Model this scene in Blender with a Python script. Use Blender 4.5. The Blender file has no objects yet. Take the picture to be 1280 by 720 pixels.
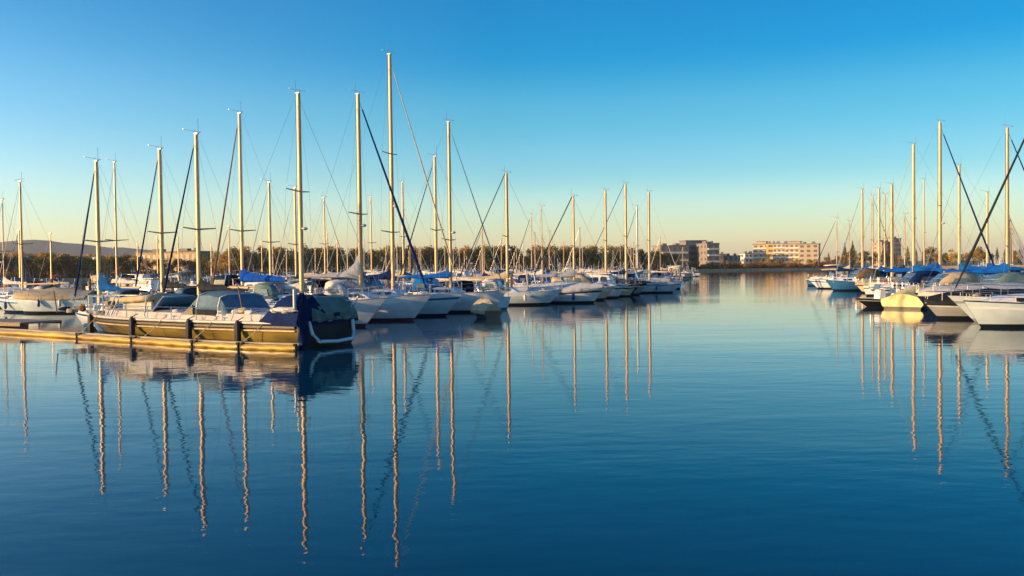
import bpy, bmesh, math, random
from mathutils import Vector, Matrix
random.seed(11)
R = math.radians
S = bpy.context.scene
C = S.collection

# ------------------------------------------------------------------ camera
FPX = 1100.0; CAMH = 3.0
cd = bpy.data.cameras.new('camera'); cam = bpy.data.objects.new('camera', cd); C.objects.link(cam)
cd.sensor_width = 36; cd.lens = 36*FPX/1280; cd.clip_start = 0.3; cd.clip_end = 20000
cam.matrix_world = Matrix.Translation((0, 0, CAMH)) @ Matrix.Rotation(R(90-1.38), 4, 'X') @ Matrix.Rotation(R(-0.69), 4, 'Z')
S.camera = cam
CM = cam.matrix_world.copy(); CI = CM.inverted()

# ------------------------------------------------------------------ sky and sun
SUN_AZ = 108.0      # degrees to the left of the view direction (+Y)
SUN_EL = 9.0
w = bpy.data.worlds.new('World'); S.world = w; w.use_nodes = True
nt = w.node_tree; nt.nodes.clear()
sky = nt.nodes.new('ShaderNodeTexSky'); sky.sky_type = 'NISHITA'; sky.sun_disc = False
sky.sun_elevation = R(SUN_EL); sky.sun_rotation = R(-SUN_AZ)
sky.altitude = 0; sky.air_density = 1.0; sky.dust_density = 0.6; sky.ozone_density = 3.0
hs = nt.nodes.new('ShaderNodeHueSaturation'); hs.inputs['Saturation'].default_value = 1.35
bg = nt.nodes.new('ShaderNodeBackground'); bg.inputs['Strength'].default_value = 0.15
wo = nt.nodes.new('ShaderNodeOutputWorld')
tcw = nt.nodes.new('ShaderNodeTexCoord'); sx = nt.nodes.new('ShaderNodeSeparateXYZ'); nt.links.new(tcw.outputs['Generated'], sx.inputs[0])
def sky_ramp(stops):   # colour tint of the sky by height above the horizon (values are halved, doubled again by the node below)
    r = nt.nodes.new('ShaderNodeValToRGB'); r.color_ramp.interpolation = 'EASE'
    while len(r.color_ramp.elements) < len(stops): r.color_ramp.elements.new(0.5)
    for e, (p, c) in zip(r.color_ramp.elements, stops): e.position = p; e.color = (*[q/2 for q in c], 1)
    nt.links.new(sx.outputs['Z'], r.inputs[0]); return r
ra = sky_ramp([(0.0, (1.80, 1.46, 1.45)), (0.06, (1.52, 1.32, 1.25)), (0.11, (1.0, 1.14, 1.13)), (0.17, (0.75, 1.12, 1.05)), (0.24, (0.03, 0.93, 1.03)), (0.5, (0.0, 0.70, 0.92))])
rb = sky_ramp([(0.0, (1.85, 1.55, 1.50)), (0.10, (1.80, 1.50, 1.42)), (0.17, (1.70, 1.44, 1.36)), (0.28, (1.25, 1.22, 1.22)), (0.5, (0.55, 1.1, 1.3))])
mrw = nt.nodes.new('ShaderNodeMapRange'); mrw.inputs['From Min'].default_value = -0.50; mrw.inputs['From Max'].default_value = -0.02; nt.links.new(sx.outputs['X'], mrw.inputs['Value'])
mxw = nt.nodes.new('ShaderNodeMix'); mxw.data_type = 'RGBA'; nt.links.new(mrw.outputs[0], mxw.inputs[0]); nt.links.new(rb.outputs[0], mxw.inputs[6]); nt.links.new(ra.outputs[0], mxw.inputs[7])
mul = nt.nodes.new('ShaderNodeMix'); mul.data_type = 'RGBA'; mul.blend_type = 'MULTIPLY'; mul.inputs[0].default_value = 1.0
hs.inputs['Value'].default_value = 2.0
nt.links.new(sky.outputs[0], hs.inputs['Color']); nt.links.new(hs.outputs[0], mul.inputs[6]); nt.links.new(mxw.outputs[2], mul.inputs[7]); mr2 = nt.nodes.new('ShaderNodeMapRange'); mr2.inputs['From Min'].default_value = 0.05; mr2.inputs['From Max'].default_value = 0.5; mr2.inputs['To Min'].default_value = 1.0; mr2.inputs['To Max'].default_value = 0.84; nt.links.new(sx.outputs['X'], mr2.inputs['Value'])
mu2 = nt.nodes.new('ShaderNodeMix'); mu2.data_type = 'RGBA'; mu2.blend_type = 'MULTIPLY'; mu2.inputs[0].default_value = 1.0; nt.links.new(mul.outputs[2], mu2.inputs[6]); nt.links.new(mr2.outputs[0], mu2.inputs[7])
nt.links.new(mu2.outputs[2], bg.inputs[0]); nt.links.new(bg.outputs[0], wo.inputs[0])
sl = bpy.data.lights.new('sun', 'SUN'); sl.energy = 4.6; sl.angle = R(0.5); sl.color = (1.0, 0.64, 0.30)
so = bpy.data.objects.new('sun', sl); C.objects.link(so)
sd = Vector((-math.sin(R(SUN_AZ))*math.cos(R(SUN_EL)), math.cos(R(SUN_AZ))*math.cos(R(SUN_EL)), math.sin(R(SUN_EL))))
so.rotation_euler = sd.to_track_quat('Z', 'Y').to_euler()
S.view_settings.view_transform = 'Standard'; S.view_settings.look = 'None'
S.view_settings.exposure = 0.62; S.view_settings.gamma = 1.0; S.view_settings.use_curve_mapping = False
S.render.engine = 'CYCLES'

# ------------------------------------------------------------------ projection helpers (photo pixels of 1280x720)
def ray(px, py): return (CM.to_3x3() @ Vector(((px-640)/FPX, (360-py)/FPX, -1.0)))
def G(px, py, z=0.0):
    d = ray(px, py); t = (z-CAMH)/d.z
    return Vector((d.x*t, d.y*t, z))
def proj(p):
    q = CI @ Vector(p); return (640+FPX*q.x/-q.z, 360-FPX*q.y/-q.z)
def height_for(p, ytop):
    lo, hi = 0.0, 60.0
    for _ in range(40):
        m = (lo+hi)/2
        if proj((p[0], p[1], m))[1] > ytop: lo = m
        else: hi = m
    return lo
def atdist(px, d): # ground point in pixel column px at forward distance d
    x = (px-640)/FPX*d
    for _ in range(6):
        x += (px-proj((x, d, 1.0))[0])/FPX*d
    return Vector((x, d, 0))

# ------------------------------------------------------------------ materials
MATS = {}
def nodes_of(m):
    m.use_nodes = True; t = m.node_tree; return t, t.nodes.get('Principled BSDF')
def pm(name, col, rough=0.5, var=0.15, scale=3.0, metal=0.0, coat=0.0, bump=0.0, rnd=0.0, stretch=(1, 1, 1), dirt=None, dirt_amt=0.0, bscale=None):
    if name in MATS: return MATS[name]
    m = bpy.data.materials.new(name); t, b = nodes_of(m)
    tc = t.nodes.new('ShaderNodeTexCoord'); mp = t.nodes.new('ShaderNodeMapping'); mp.inputs['Scale'].default_value = stretch
    t.links.new(tc.outputs['Object'], mp.inputs['Vector'])
    n = t.nodes.new('ShaderNodeTexNoise'); n.inputs['Scale'].default_value = scale; n.inputs['Detail'].default_value = 6
    t.links.new(mp.outputs[0], n.inputs['Vector'])
    cr = t.nodes.new('ShaderNodeValToRGB')
    cr.color_ramp.elements[0].position = 0.3; cr.color_ramp.elements[1].position = 0.7
    lo = [max(0, c*(1-var)) for c in col]; hi = [min(1, c*(1+var)) for c in col]
    if dirt: lo = [a*(1-dirt_amt)+d*dirt_amt for a, d in zip(lo, dirt)]
    cr.color_ramp.elements[0].color = (*lo, 1); cr.color_ramp.elements[1].color = (*hi, 1)
    t.links.new(n.outputs['Fac'], cr.inputs[0])
    out = cr.outputs[0]
    if rnd > 0:
        oi = t.nodes.new('ShaderNodeObjectInfo'); h = t.nodes.new('ShaderNodeHueSaturation')
        mr = t.nodes.new('ShaderNodeMapRange'); mr.inputs['To Min'].default_value = 1-rnd; mr.inputs['To Max'].default_value = 1+rnd
        t.links.new(oi.outputs['Random'], mr.inputs['Value']); t.links.new(mr.outputs[0], h.inputs['Value'])
        mr2 = t.nodes.new('ShaderNodeMapRange'); mr2.inputs['To Min'].default_value = 0.5-rnd*0.06; mr2.inputs['To Max'].default_value = 0.5+rnd*0.06
        mt = t.nodes.new('ShaderNodeMath'); mt.operation = 'FRACT'; ml = t.nodes.new('ShaderNodeMath'); ml.operation = 'MULTIPLY'; ml.inputs[1].default_value = 7.3
        t.links.new(oi.outputs['Random'], ml.inputs[0]); t.links.new(ml.outputs[0], mt.inputs[0]); t.links.new(mt.outputs[0], mr2.inputs['Value']); t.links.new(mr2.outputs[0], h.inputs['Hue'])
        t.links.new(out, h.inputs['Color']); out = h.outputs[0]
    t.links.new(out, b.inputs['Base Color'])
    b.inputs['Roughness'].default_value = rough; b.inputs['Metallic'].default_value = metal
    b.inputs['Coat Weight'].default_value = coat; b.inputs['Coat Roughness'].default_value = 0.08
    if bump > 0:
        n2 = t.nodes.new('ShaderNodeTexNoise'); n2.inputs['Scale'].default_value = bscale or scale*4; n2.inputs['Detail'].default_value = 4
        t.links.new(mp.outputs[0], n2.inputs['Vector'])
        bp = t.nodes.new('ShaderNodeBump'); bp.inputs['Strength'].default_value = 0.8; bp.inputs['Distance'].default_value = bump
        t.links.new(n2.outputs['Fac'], bp.inputs['Height']); t.links.new(bp.outputs[0], b.inputs['Normal'])
    MATS[name] = m
    return m
grime = (0.30, 0.25, 0.17)
GEL = {
 'white':  pm('gelcoat_white', (0.80, 0.81, 0.80), 0.28, 0.06, 1.6, coat=0.5, stretch=(1, 1, 3), dirt=grime, dirt_amt=0.16),
 'cream':  pm('gelcoat_cream', (0.72, 0.62, 0.40), 0.3, 0.08, 1.4, coat=0.4, dirt=grime, dirt_amt=0.2),
 'yellow': pm('gelcoat_yellow', (0.85, 0.68, 0.26), 0.35, 0.1, 1.8, coat=0.3, dirt=(0.4, 0.3, 0.12), dirt_amt=0.2),
 'pale':   pm('gelcoat_pale_shade_blue', (0.60, 0.72, 0.75), 0.3, 0.07, 1.6, coat=0.4, dirt=grime, dirt_amt=0.12),  # pale blue paint; on some white hulls it carries their blue shade
 'grey':   pm('gelcoat_grey', (0.36, 0.38, 0.38), 0.35, 0.1, 1.6, coat=0.3, dirt=grime, dirt_amt=0.2),
 'blue':   pm('gelcoat_blue', (0.035, 0.16, 0.36), 0.25, 0.12, 1.6, coat=0.6),
 'navy':   pm('gelcoat_navy', (0.012, 0.022, 0.06), 0.25, 0.2, 1.6, coat=0.6),
 'black':  pm('gelcoat_black', (0.014, 0.014, 0.016), 0.3, 0.3, 1.6, coat=0.5),
 'maroon': pm('antifoul_maroon', (0.20, 0.022, 0.025), 0.6, 0.25, 2.0),
 'red':    pm('antifoul_red', (0.26, 0.03, 0.025), 0.6, 0.25, 2.0),
 'teal':   pm('gelcoat_teal', (0.03, 0.16, 0.18), 0.35, 0.2, 2.0, coat=0.3),
}
CAN = {
 'blue':  pm('canvas_blue', (0.003, 0.085, 0.36), 0.85, 0.25, 4, bump=0.03, rnd=0.25),
 'navy':  pm('canvas_navy', (0.004, 0.022, 0.085), 0.85, 0.3, 4, bump=0.03, rnd=0.2),
 'white': pm('canvas_white', (0.66, 0.64, 0.58), 0.85, 0.12, 3, bump=0.03, dirt=grime, dirt_amt=0.2),
 'beige': pm('canvas_beige', (0.52, 0.42, 0.26), 0.85, 0.15, 3, bump=0.03, dirt=grime, dirt_amt=0.2),
 'green': pm('canvas_grey_green', (0.14, 0.23, 0.22), 0.85, 0.2, 3, bump=0.03),
 'steel': pm('canvas_steel_blue', (0.13, 0.21, 0.27), 0.8, 0.2, 3, bump=0.03),
 'brown': pm('canvas_brown', (0.20, 0.11, 0.05), 0.85, 0.25, 4, bump=0.02),
 'dark':  pm('canvas_charcoal', (0.022, 0.028, 0.034), 0.85, 0.3, 4, bump=0.02),
 'yellow': pm('canvas_yellow', (0.85, 0.70, 0.28), 0.85, 0.12, 2, bump=0.10, dirt=grime, dirt_amt=0.15),
 'lilac': pm('canvas_lilac_grey', (0.28, 0.31, 0.36), 0.85, 0.15, 4, bump=0.02),
}
for cm_ in CAN.values(): cm_.node_tree.nodes['Principled BSDF'].inputs['Specular IOR Level'].default_value = 0.12
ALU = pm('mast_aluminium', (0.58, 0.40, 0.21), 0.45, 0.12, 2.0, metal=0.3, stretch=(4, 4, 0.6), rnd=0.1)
STEEL = pm('stainless_steel', (0.62, 0.62, 0.60), 0.22, 0.08, 8, metal=0.9)
WIRE = pm('rigging_wire', (0.42, 0.42, 0.42), 0.4, 0.1, 8, metal=0.6)
DECK = pm('deck_nonslip', (0.55, 0.54, 0.50), 0.7, 0.1, 3, dirt=grime, dirt_amt=0.25, bump=0.004)
TEAK = pm('teak', (0.24, 0.15, 0.08), 0.65, 0.3, 5, stretch=(1, 9, 1))
GLASS = pm('smoked_glass', (0.015, 0.022, 0.028), 0.08, 0.2, 2, coat=1.0)
SCREEN = pm('windscreen_glass', (0.10, 0.17, 0.21), 0.08, 0.2, 2, coat=1.0)
RUBBER = pm('black_rubber', (0.018, 0.018, 0.02), 0.6, 0.3, 5)
FENDW = pm('fender_white', (0.62, 0.62, 0.58), 0.45, 0.1, 6, dirt=grime, dirt_amt=0.3)
FENDB = pm('fender_blue', (0.02, 0.06, 0.25), 0.45, 0.15, 6)
ROPE = pm('rope', (0.45, 0.38, 0.26), 0.9, 0.25, 20)
ORANGE = pm('lifebuoy_orange', (0.65, 0.14, 0.02), 0.6, 0.15, 6)
PLANK = pm('dock_planks', (0.27, 0.23, 0.18), 0.85, 0.3, 3, stretch=(1, 7, 1), bump=0.006)
CONC = pm('dock_concrete', (0.30, 0.29, 0.26), 0.85, 0.25, 2, bump=0.01)
PLASTIC = pm('white_plastic', (0.62, 0.62, 0.60), 0.4, 0.06, 4)

# ------------------------------------------------------------------ mesh helpers
def tag(o, label=None, cat=None, group=None, kind=None):
    if label: o['label'] = label
    if cat: o['category'] = cat
    if group: o['group'] = group
    if kind: o['kind'] = kind
    return o
def empty(name, loc=(0, 0, 0), rz=0.0):
    o = bpy.data.objects.new(name, None); C.objects.link(o); o.location = loc; o.rotation_euler = (0, 0, rz); o.empty_display_size = 0.3
    return o
def build(name, bm, mats, parent=None, smooth=True, loc=None):
    me = bpy.data.meshes.new(name)
    bmesh.ops.recalc_face_normals(bm, faces=bm.faces)
    bm.to_mesh(me); bm.free()
    if not isinstance(mats, (list, tuple)): mats = [mats]
    for m in mats: me.materials.append(m)
    if smooth:
        me.shade_smooth()
        try: me.set_sharp_from_angle(angle=R(35))
        except Exception: pass
    o = bpy.data.objects.new(name, me); C.objects.link(o)
    if parent: o.parent = parent
    if loc is not None: o.location = loc
    return o
def add_box(bm, c, s, rz=0.0, bevel=0.0, taper=(1, 1), mat=0, rx=0.0, ry=0.0):
    M = Matrix.Translation(c) @ Matrix.Rotation(rz, 4, 'Z') @ Matrix.Rotation(ry, 4, 'Y') @ Matrix.Rotation(rx, 4, 'X')
    vs = []
    for z in (-1, 1):
        for x, y in ((-1, -1), (1, -1), (1, 1), (-1, 1)):
            k = taper if z > 0 else (1, 1)
            vs.append(bm.verts.new(M @ Vector((x*s[0]/2*k[0], y*s[1]/2*k[1], z*s[2]/2))))
    fs = [bm.faces.new([vs[i] for i in f]) for f in ((3, 2, 1, 0), (4, 5, 6, 7), (0, 1, 5, 4), (1, 2, 6, 5), (2, 3, 7, 6), (3, 0, 4, 7))]
    for f in fs: f.material_index = mat
    if bevel > 0:
        es = list({e for f in fs for e in f.edges})
        r = bmesh.ops.bevel(bm, geom=es, offset=bevel, segments=2, affect='EDGES')
        for f in r['faces']: f.material_index = mat
def add_tube(bm, pts, r, n=6, mat=0, r2=None, cap=True, squash=1.0):
    pts = [Vector(p) for p in pts]; rings = []
    N = len(pts)
    for i, p in enumerate(pts):
        t = (pts[min(i+1, N-1)]-pts[max(i-1, 0)]).normalized()
        a = Vector((0, 1, 0)) if abs(t.y) < 0.9 else Vector((1, 0, 0))
        u = t.cross(a).normalized(); v = t.cross(u).normalized()
        rr = r if r2 is None else r+(r2-r)*i/(N-1)
        if isinstance(r, (list, tuple)): rr = r[i]
        rings.append([bm.verts.new(p+(u*math.cos(2*math.pi*k/n)+v*math.sin(2*math.pi*k/n)*squash)*rr) for k in range(n)])
    for i in range(N-1):
        for k in range(n):
            f = bm.faces.new((rings[i][k], rings[i][(k+1) % n], rings[i+1][(k+1) % n], rings[i+1][k])); f.material_index = mat
    if cap:
        f = bm.faces.new(rings[0]); f.material_index = mat
        f = bm.faces.new(rings[-1]); f.material_index = mat
def loft(bm, secs, closed=False, cap=False, mat=0, mats=None):
    rs = [[bm.verts.new(p) for p in s] for s in secs]
    n = len(secs[0])
    for i in range(len(rs)-1):
        for k in range(n if closed else n-1):
            k2 = (k+1) % n
            try:
                f = bm.faces.new((rs[i][k], rs[i][k2], rs[i+1][k2], rs[i+1][k])); f.material_index = mats[k] if mats else mat
            except ValueError: pass
    if cap:
        for q in (rs[0], rs[-1]):
            try: f = bm.faces.new(q); f.material_index = mat
            except ValueError: pass
    return rs
def blob(bm, c, s, seed=0, amt=0.15, sub=2, mat=0):
    r = random.Random(seed)
    g = bmesh.ops.create_icosphere(bm, subdivisions=sub, radius=1.0)
    for v in g['verts']:
        k = 1+r.uniform(-amt, amt)
        v.co = Vector((v.co.x*s[0]*k+c[0], v.co.y*s[1]*k+c[1], v.co.z*s[2]*k+c[2]))
    for v in g['verts']:
        for f in v.link_faces: f.material_index = mat
def children(o): return [c for c in bpy.data.objects if c.parent == o]
CH = {}
def copy_tree(o, parent=None):
    c = o.copy(); C.objects.link(c); c.parent = parent
    for ch in CH.get(o.name) or children(o): copy_tree(ch, c)
    return c

# ------------------------------------------------------------------ hull
def halfw(t, B, stern_w, full):
    # t 0 stern .. 1 bow
    if t < 0.42: return B/2*(stern_w+(1-stern_w)*math.sin(t/0.42*math.pi/2))
    k = (t-0.42)/0.58
    return B/2*max(0.0, (1-k**full))
def sheer(t, Fs, Fb): return Fs+(Fb-Fs)*t+0.10*((2*t-1)**2-1)*(Fb)*0.5
def hull(root, L, B, Fs, Fb, cols, stern_w=0.72, full=2.2, rake=0.9, srake=0.25, hard=False, name='hull', black_transom=False):
    bm = bmesh.new(); N = 20; secs = []
    T = [(i/N)**0.85 for i in range(N+1)]
    for t in T:
        z = sheer(t, Fs, Fb); wd = max(halfw(t, B, stern_w, full), 0.012)
        zs = [z, z-0.06, z*0.80, z*0.70, z*0.42, 0.16, 0.05, -0.12, -0.45]
        fl = 0.35+0.65*t if not hard else 1.0
        ws = [1.0, 1.0, 0.995, 0.99, 0.965-0.10*t, 0.90-0.22*t, 0.86-0.26*t, 0.76-0.3*t, 0.15]
        half = []
        for q, kk in zip(zs, ws):
            d = 1-q/z if z else 0
            x = -L/2+L*t-rake*d*(t**3)+srake*d*((1-t)**4)
            half.append((x, wd*kk, q))
        sec = [Vector((a, b, c)) for a, b, c in half]+[Vector((a, -b, c)) for a, b, c in reversed(half)]
        secs.append(sec)
    m = [3, 0, 1, 0, 0, 2, 2, 2, 2]
    mats = m[:8]+[2]+list(reversed(m[:8]))
    rs = loft(bm, secs, mats=mats)
    n = len(secs[0])
    for k in range(n//2-1):
        q = [rs[0][k], rs[0][k+1], rs[0][n-2-k], rs[0][n-1-k]]
        f = bm.faces.new(q); f.material_index = 3 if black_transom else (0 if k < 5 else 2)
    o = build(name, bm, cols, root)
    # deck
    bm = bmesh.new(); secs = []
    for t in T:
        z = sheer(t, Fs, Fb)-0.05; wd = max(halfw(t, B, stern_w, full)-0.03, 0.004); x = -L/2+L*t-(0.05 if t > 0.9 else 0)+ (0.02 if t < 0.05 else 0)
        secs.append([Vector((x, wd*k, z+0.05*(1-k*k))) for k in (-1, -0.5, 0, 0.5, 1)])
    loft(bm, secs)
    build('deck', bm, DECK, root)
    return o
def cabin(root, x0, x1, w0, w1, z, h, mat, name='coachroof', slope=0.7, back=0.1, nwin=3, wh=None, side_in=0.12, glass=GLASS):
    """x0 aft, x1 fore; w0 aft half-width, w1 fore half-width"""
    bm = bmesh.new(); secs = []
    for x, wd, hh in ((x0, w0, 0), (x0+back, w0-side_in*0.8, h*0.94), (x0+back+0.12, w0-side_in, h), ((x0+x1-slope)/2, (w0+w1)/2+0.02-side_in, h*1.02), (x1-slope, w1-side_in*0.8, h*0.86), (x1-slope*0.35, w1-side_in*0.6, h*0.36), (x1, w1-side_in*0.4, 0)):
        base = wd+(side_in if hh else 0)*0
        bw = w0+(w1-w0)*(x-x0)/(x1-x0)
        secs.append([Vector((x, bw, z-0.06)), Vector((x, wd+0.015*(1 if hh else 0), z+hh*0.86)), Vector((x, wd*0.88, z+hh)), Vector((x, 0, z+hh*1.07)), Vector((x, -wd*0.88, z+hh)), Vector((x, -wd-0.015*(1 if hh else 0), z+hh*0.86)), Vector((x, -bw, z-0.06))])
    loft(bm, secs)
    o = build(name, bm, mat, root)
    xs0, xs1 = x0+back+0.3, x1-slope-0.1
    wh = wh or h*0.42
    for s in (-1, 1):
        for i in range(nwin):
            a = xs0+(xs1-xs0)*(i+0.07)/nwin; b = xs0+(xs1-xs0)*(i+0.86)/nwin
            bm = bmesh.new(); secs = []
            for x in (a, a+0.06, b-0.06, b):
                kk = 0.7 if x in (a, b) else 1.0
                bw = w0+(w1-w0)*(x-x0)/(x1-x0)
                def yy(q): return (bw+((bw-side_in)-bw)*(q/h))
                zc = h*0.52
                zl, zh = zc-wh/2*kk, zc+wh/2*kk
                secs.append([Vector((x, s*(yy(zl)+0.012), z+zl)), Vector((x, s*(yy(zh)+0.012), z+zh)), Vector((x, s*(yy(zh)-0.03), z+zh)), Vector((x, s*(yy(zl)-0.03), z+zl))])
            loft(bm, secs, closed=True, cap=True)
            build('window', bm, glass, o)
    return o
def sprayhood(root, x, z, wd, ln, h, mat, name='sprayhood', win=True, flip=1):
    bm = bmesh.new(); secs = []
    for k, (dx, hh, ww) in enumerate(((0, 1.0, 1.0), (0.35, 1.02, 0.99), (0.62, 0.95, 0.97), (0.85, 0.55, 0.95), (1.0, 0.04, 0.92))):
        secs.append([Vector((x+flip*dx*ln, wd*ww*a, z+h*hh*b)) for a, b in ((-1, 0), (-1, 0.55), (-0.9, 0.86), (-0.6, 0.98), (0, 1.03), (0.6, 0.98), (0.9, 0.86), (1, 0.55), (1, 0))])
    loft(bm, secs)
    g = [v for v in bm.verts]
    o = build(name, bm, mat, root)
    md = o.modifiers.new('t', 'SOLIDIFY'); md.thickness = 0.02
    if win:
        bm = bmesh.new()
        p = [Vector((x+flip*ln*0.70, -wd*0.62, z+h*0.88)), Vector((x+flip*ln*0.70, wd*0.62, z+h*0.88)), Vector((x+flip*ln*0.93, wd*0.66, z+h*0.32)), Vector((x+flip*ln*0.93, -wd*0.66, z+h*0.32))]
        off = Vector((flip*0.03, 0, 0.02)); vs = [bm.verts.new(q+off) for q in p]; vs2 = [bm.verts.new(q-off) for q in p]
        bm.faces.new(vs); bm.faces.new(vs2)
        for i in range(4): bm.faces.new((vs[i], vs[(i+1) % 4], vs2[(i+1) % 4], vs2[i]))
        build('window', bm, SCREEN, o)
        for s in (-1, 1):
            bm = bmesh.new()
            p = [Vector((x+flip*ln*0.18, s*wd*1.005, z+h*0.18)), Vector((x+flip*ln*0.66, s*wd*0.995, z+h*0.18)), Vector((x+flip*ln*0.58, s*wd*0.975, z+h*0.6)), Vector((x+flip*ln*0.18, s*wd*0.99, z+h*0.6))]
            off = Vector((0, s*0.02, 0)); vs = [bm.verts.new(q+off) for q in p]; vs2 = [bm.verts.new(q-off) for q in p]
            bm.faces.new(vs); bm.faces.new(vs2)
            for i in range(4): bm.faces.new((vs[i], vs[(i+1) % 4], vs2[(i+1) % 4], vs2[i]))
            build('side_window', bm, SCREEN, o)
    return o
def sail_cover(boom, x0, x1, z, mat, fat=0.2, tall=0.5, seed=0):
    """flaked sail under canvas lying on the boom; x0 at mast, x1 aft end"""
    r = random.Random(seed); bm = bmesh.new(); secs = []; n = 9
    for i in range(n):
        k = i/(n-1); x = x0+(x1-x0)*k
        hh = fat*(1.0-0.45*k)+tall*math.exp(-k*9)+r.uniform(-0.03, 0.03); ww = fat*(0.62-0.25*k)+r.uniform(-0.02, 0.02)
        if i in (0, n-1): ww *= 0.6; hh *= 0.9
        secs.append([Vector((x, ww*a*(1+r.uniform(-.12, .12)), z-0.10+hh*b)) for a, b in ((0, -0.1), (0.9, 0.1), (1, 0.45), (0.5, 0.9), (0, 1.15), (-0.5, 0.9), (-1, 0.45), (-0.9, 0.1))])
    loft(bm, secs, closed=True, cap=True)
    return build('sail_cover', bm, mat, boom)
def fender(root, x, y, z, mat=None, ln=0.55, r=0.11, name='fender'):
    bm = bmesh.new()
    zz = [0, 0.05, 0.14, ln-0.14, ln-0.05, ln]; rr = [r*0.25, r*0.7, r, r, r*0.7, r*0.25]
    add_tube(bm, [(x, y, z-q) for q in zz], rr, n=8); add_tube(bm, [(x, y, z), (x, y*0.97, z+0.3)], 0.012, n=4)
    return build(name, bm, mat or FENDW, root)
def rails(root, L, B, Fs, Fb, stern_w, full, h=0.6, cover=(0.05, 0.97), r=0.014):
    def edge(t, s): return Vector((-L/2+L*t, s*(halfw(t, B, stern_w, full)-0.06), sheer(t, Fs, Fb)))
    up = Vector((0, 0, h))
    # pulpit
    bm = bmesh.new(); t0, t1 = 0.83, 0.985
    path = [edge(t0, 1)+up, edge(0.92, 1)+up*1.02, edge(t1, 1)+up*1.08, edge(t1, -1)+up*1.08, edge(0.92, -1)+up*1.02, edge(t0, -1)+up]
    add_tube(bm, path, r*1.3, n=5); add_tube(bm, [p-up*0.5 for p in path], r*0.8, n=5)
    for t in (t0, 0.92, t1):
        for s in (-1, 1): add_tube(bm, [edge(t, s), edge(t, s)+up], r*1.2, n=5)
    build('pulpit', bm, STEEL, root)
    bm = bmesh.new()
    path = [edge(0.13, 1)+up, edge(0.02, 1)+up, edge(0.02, -1)+up, edge(0.13, -1)+up]
    add_tube(bm, path, r*1.3, n=5); add_tube(bm, [p-up*0.45 for p in path], r, n=5)
    for t in (0.13, 0.02):
        for s in (-1, 1): add_tube(bm, [edge(t, s), edge(t, s)+up], r*1.2, n=5)
    build('pushpit', bm, STEEL, root)
    ts = [0.13+0.7*i/5 for i in range(6)]
    for s in (-1, 1):
        bm = bmesh.new()
        for t in ts[1:-1]: add_tube(bm, [edge(t, s), edge(t, s)+up], r, n=5)
        add_tube(bm, [edge(t, s)+up*0.97 for t in ts], r*0.55, n=4); add_tube(bm, [edge(t, s)+up*0.5 for t in ts], r*0.55, n=4)
        build('guard_rail', bm, STEEL, root)

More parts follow.
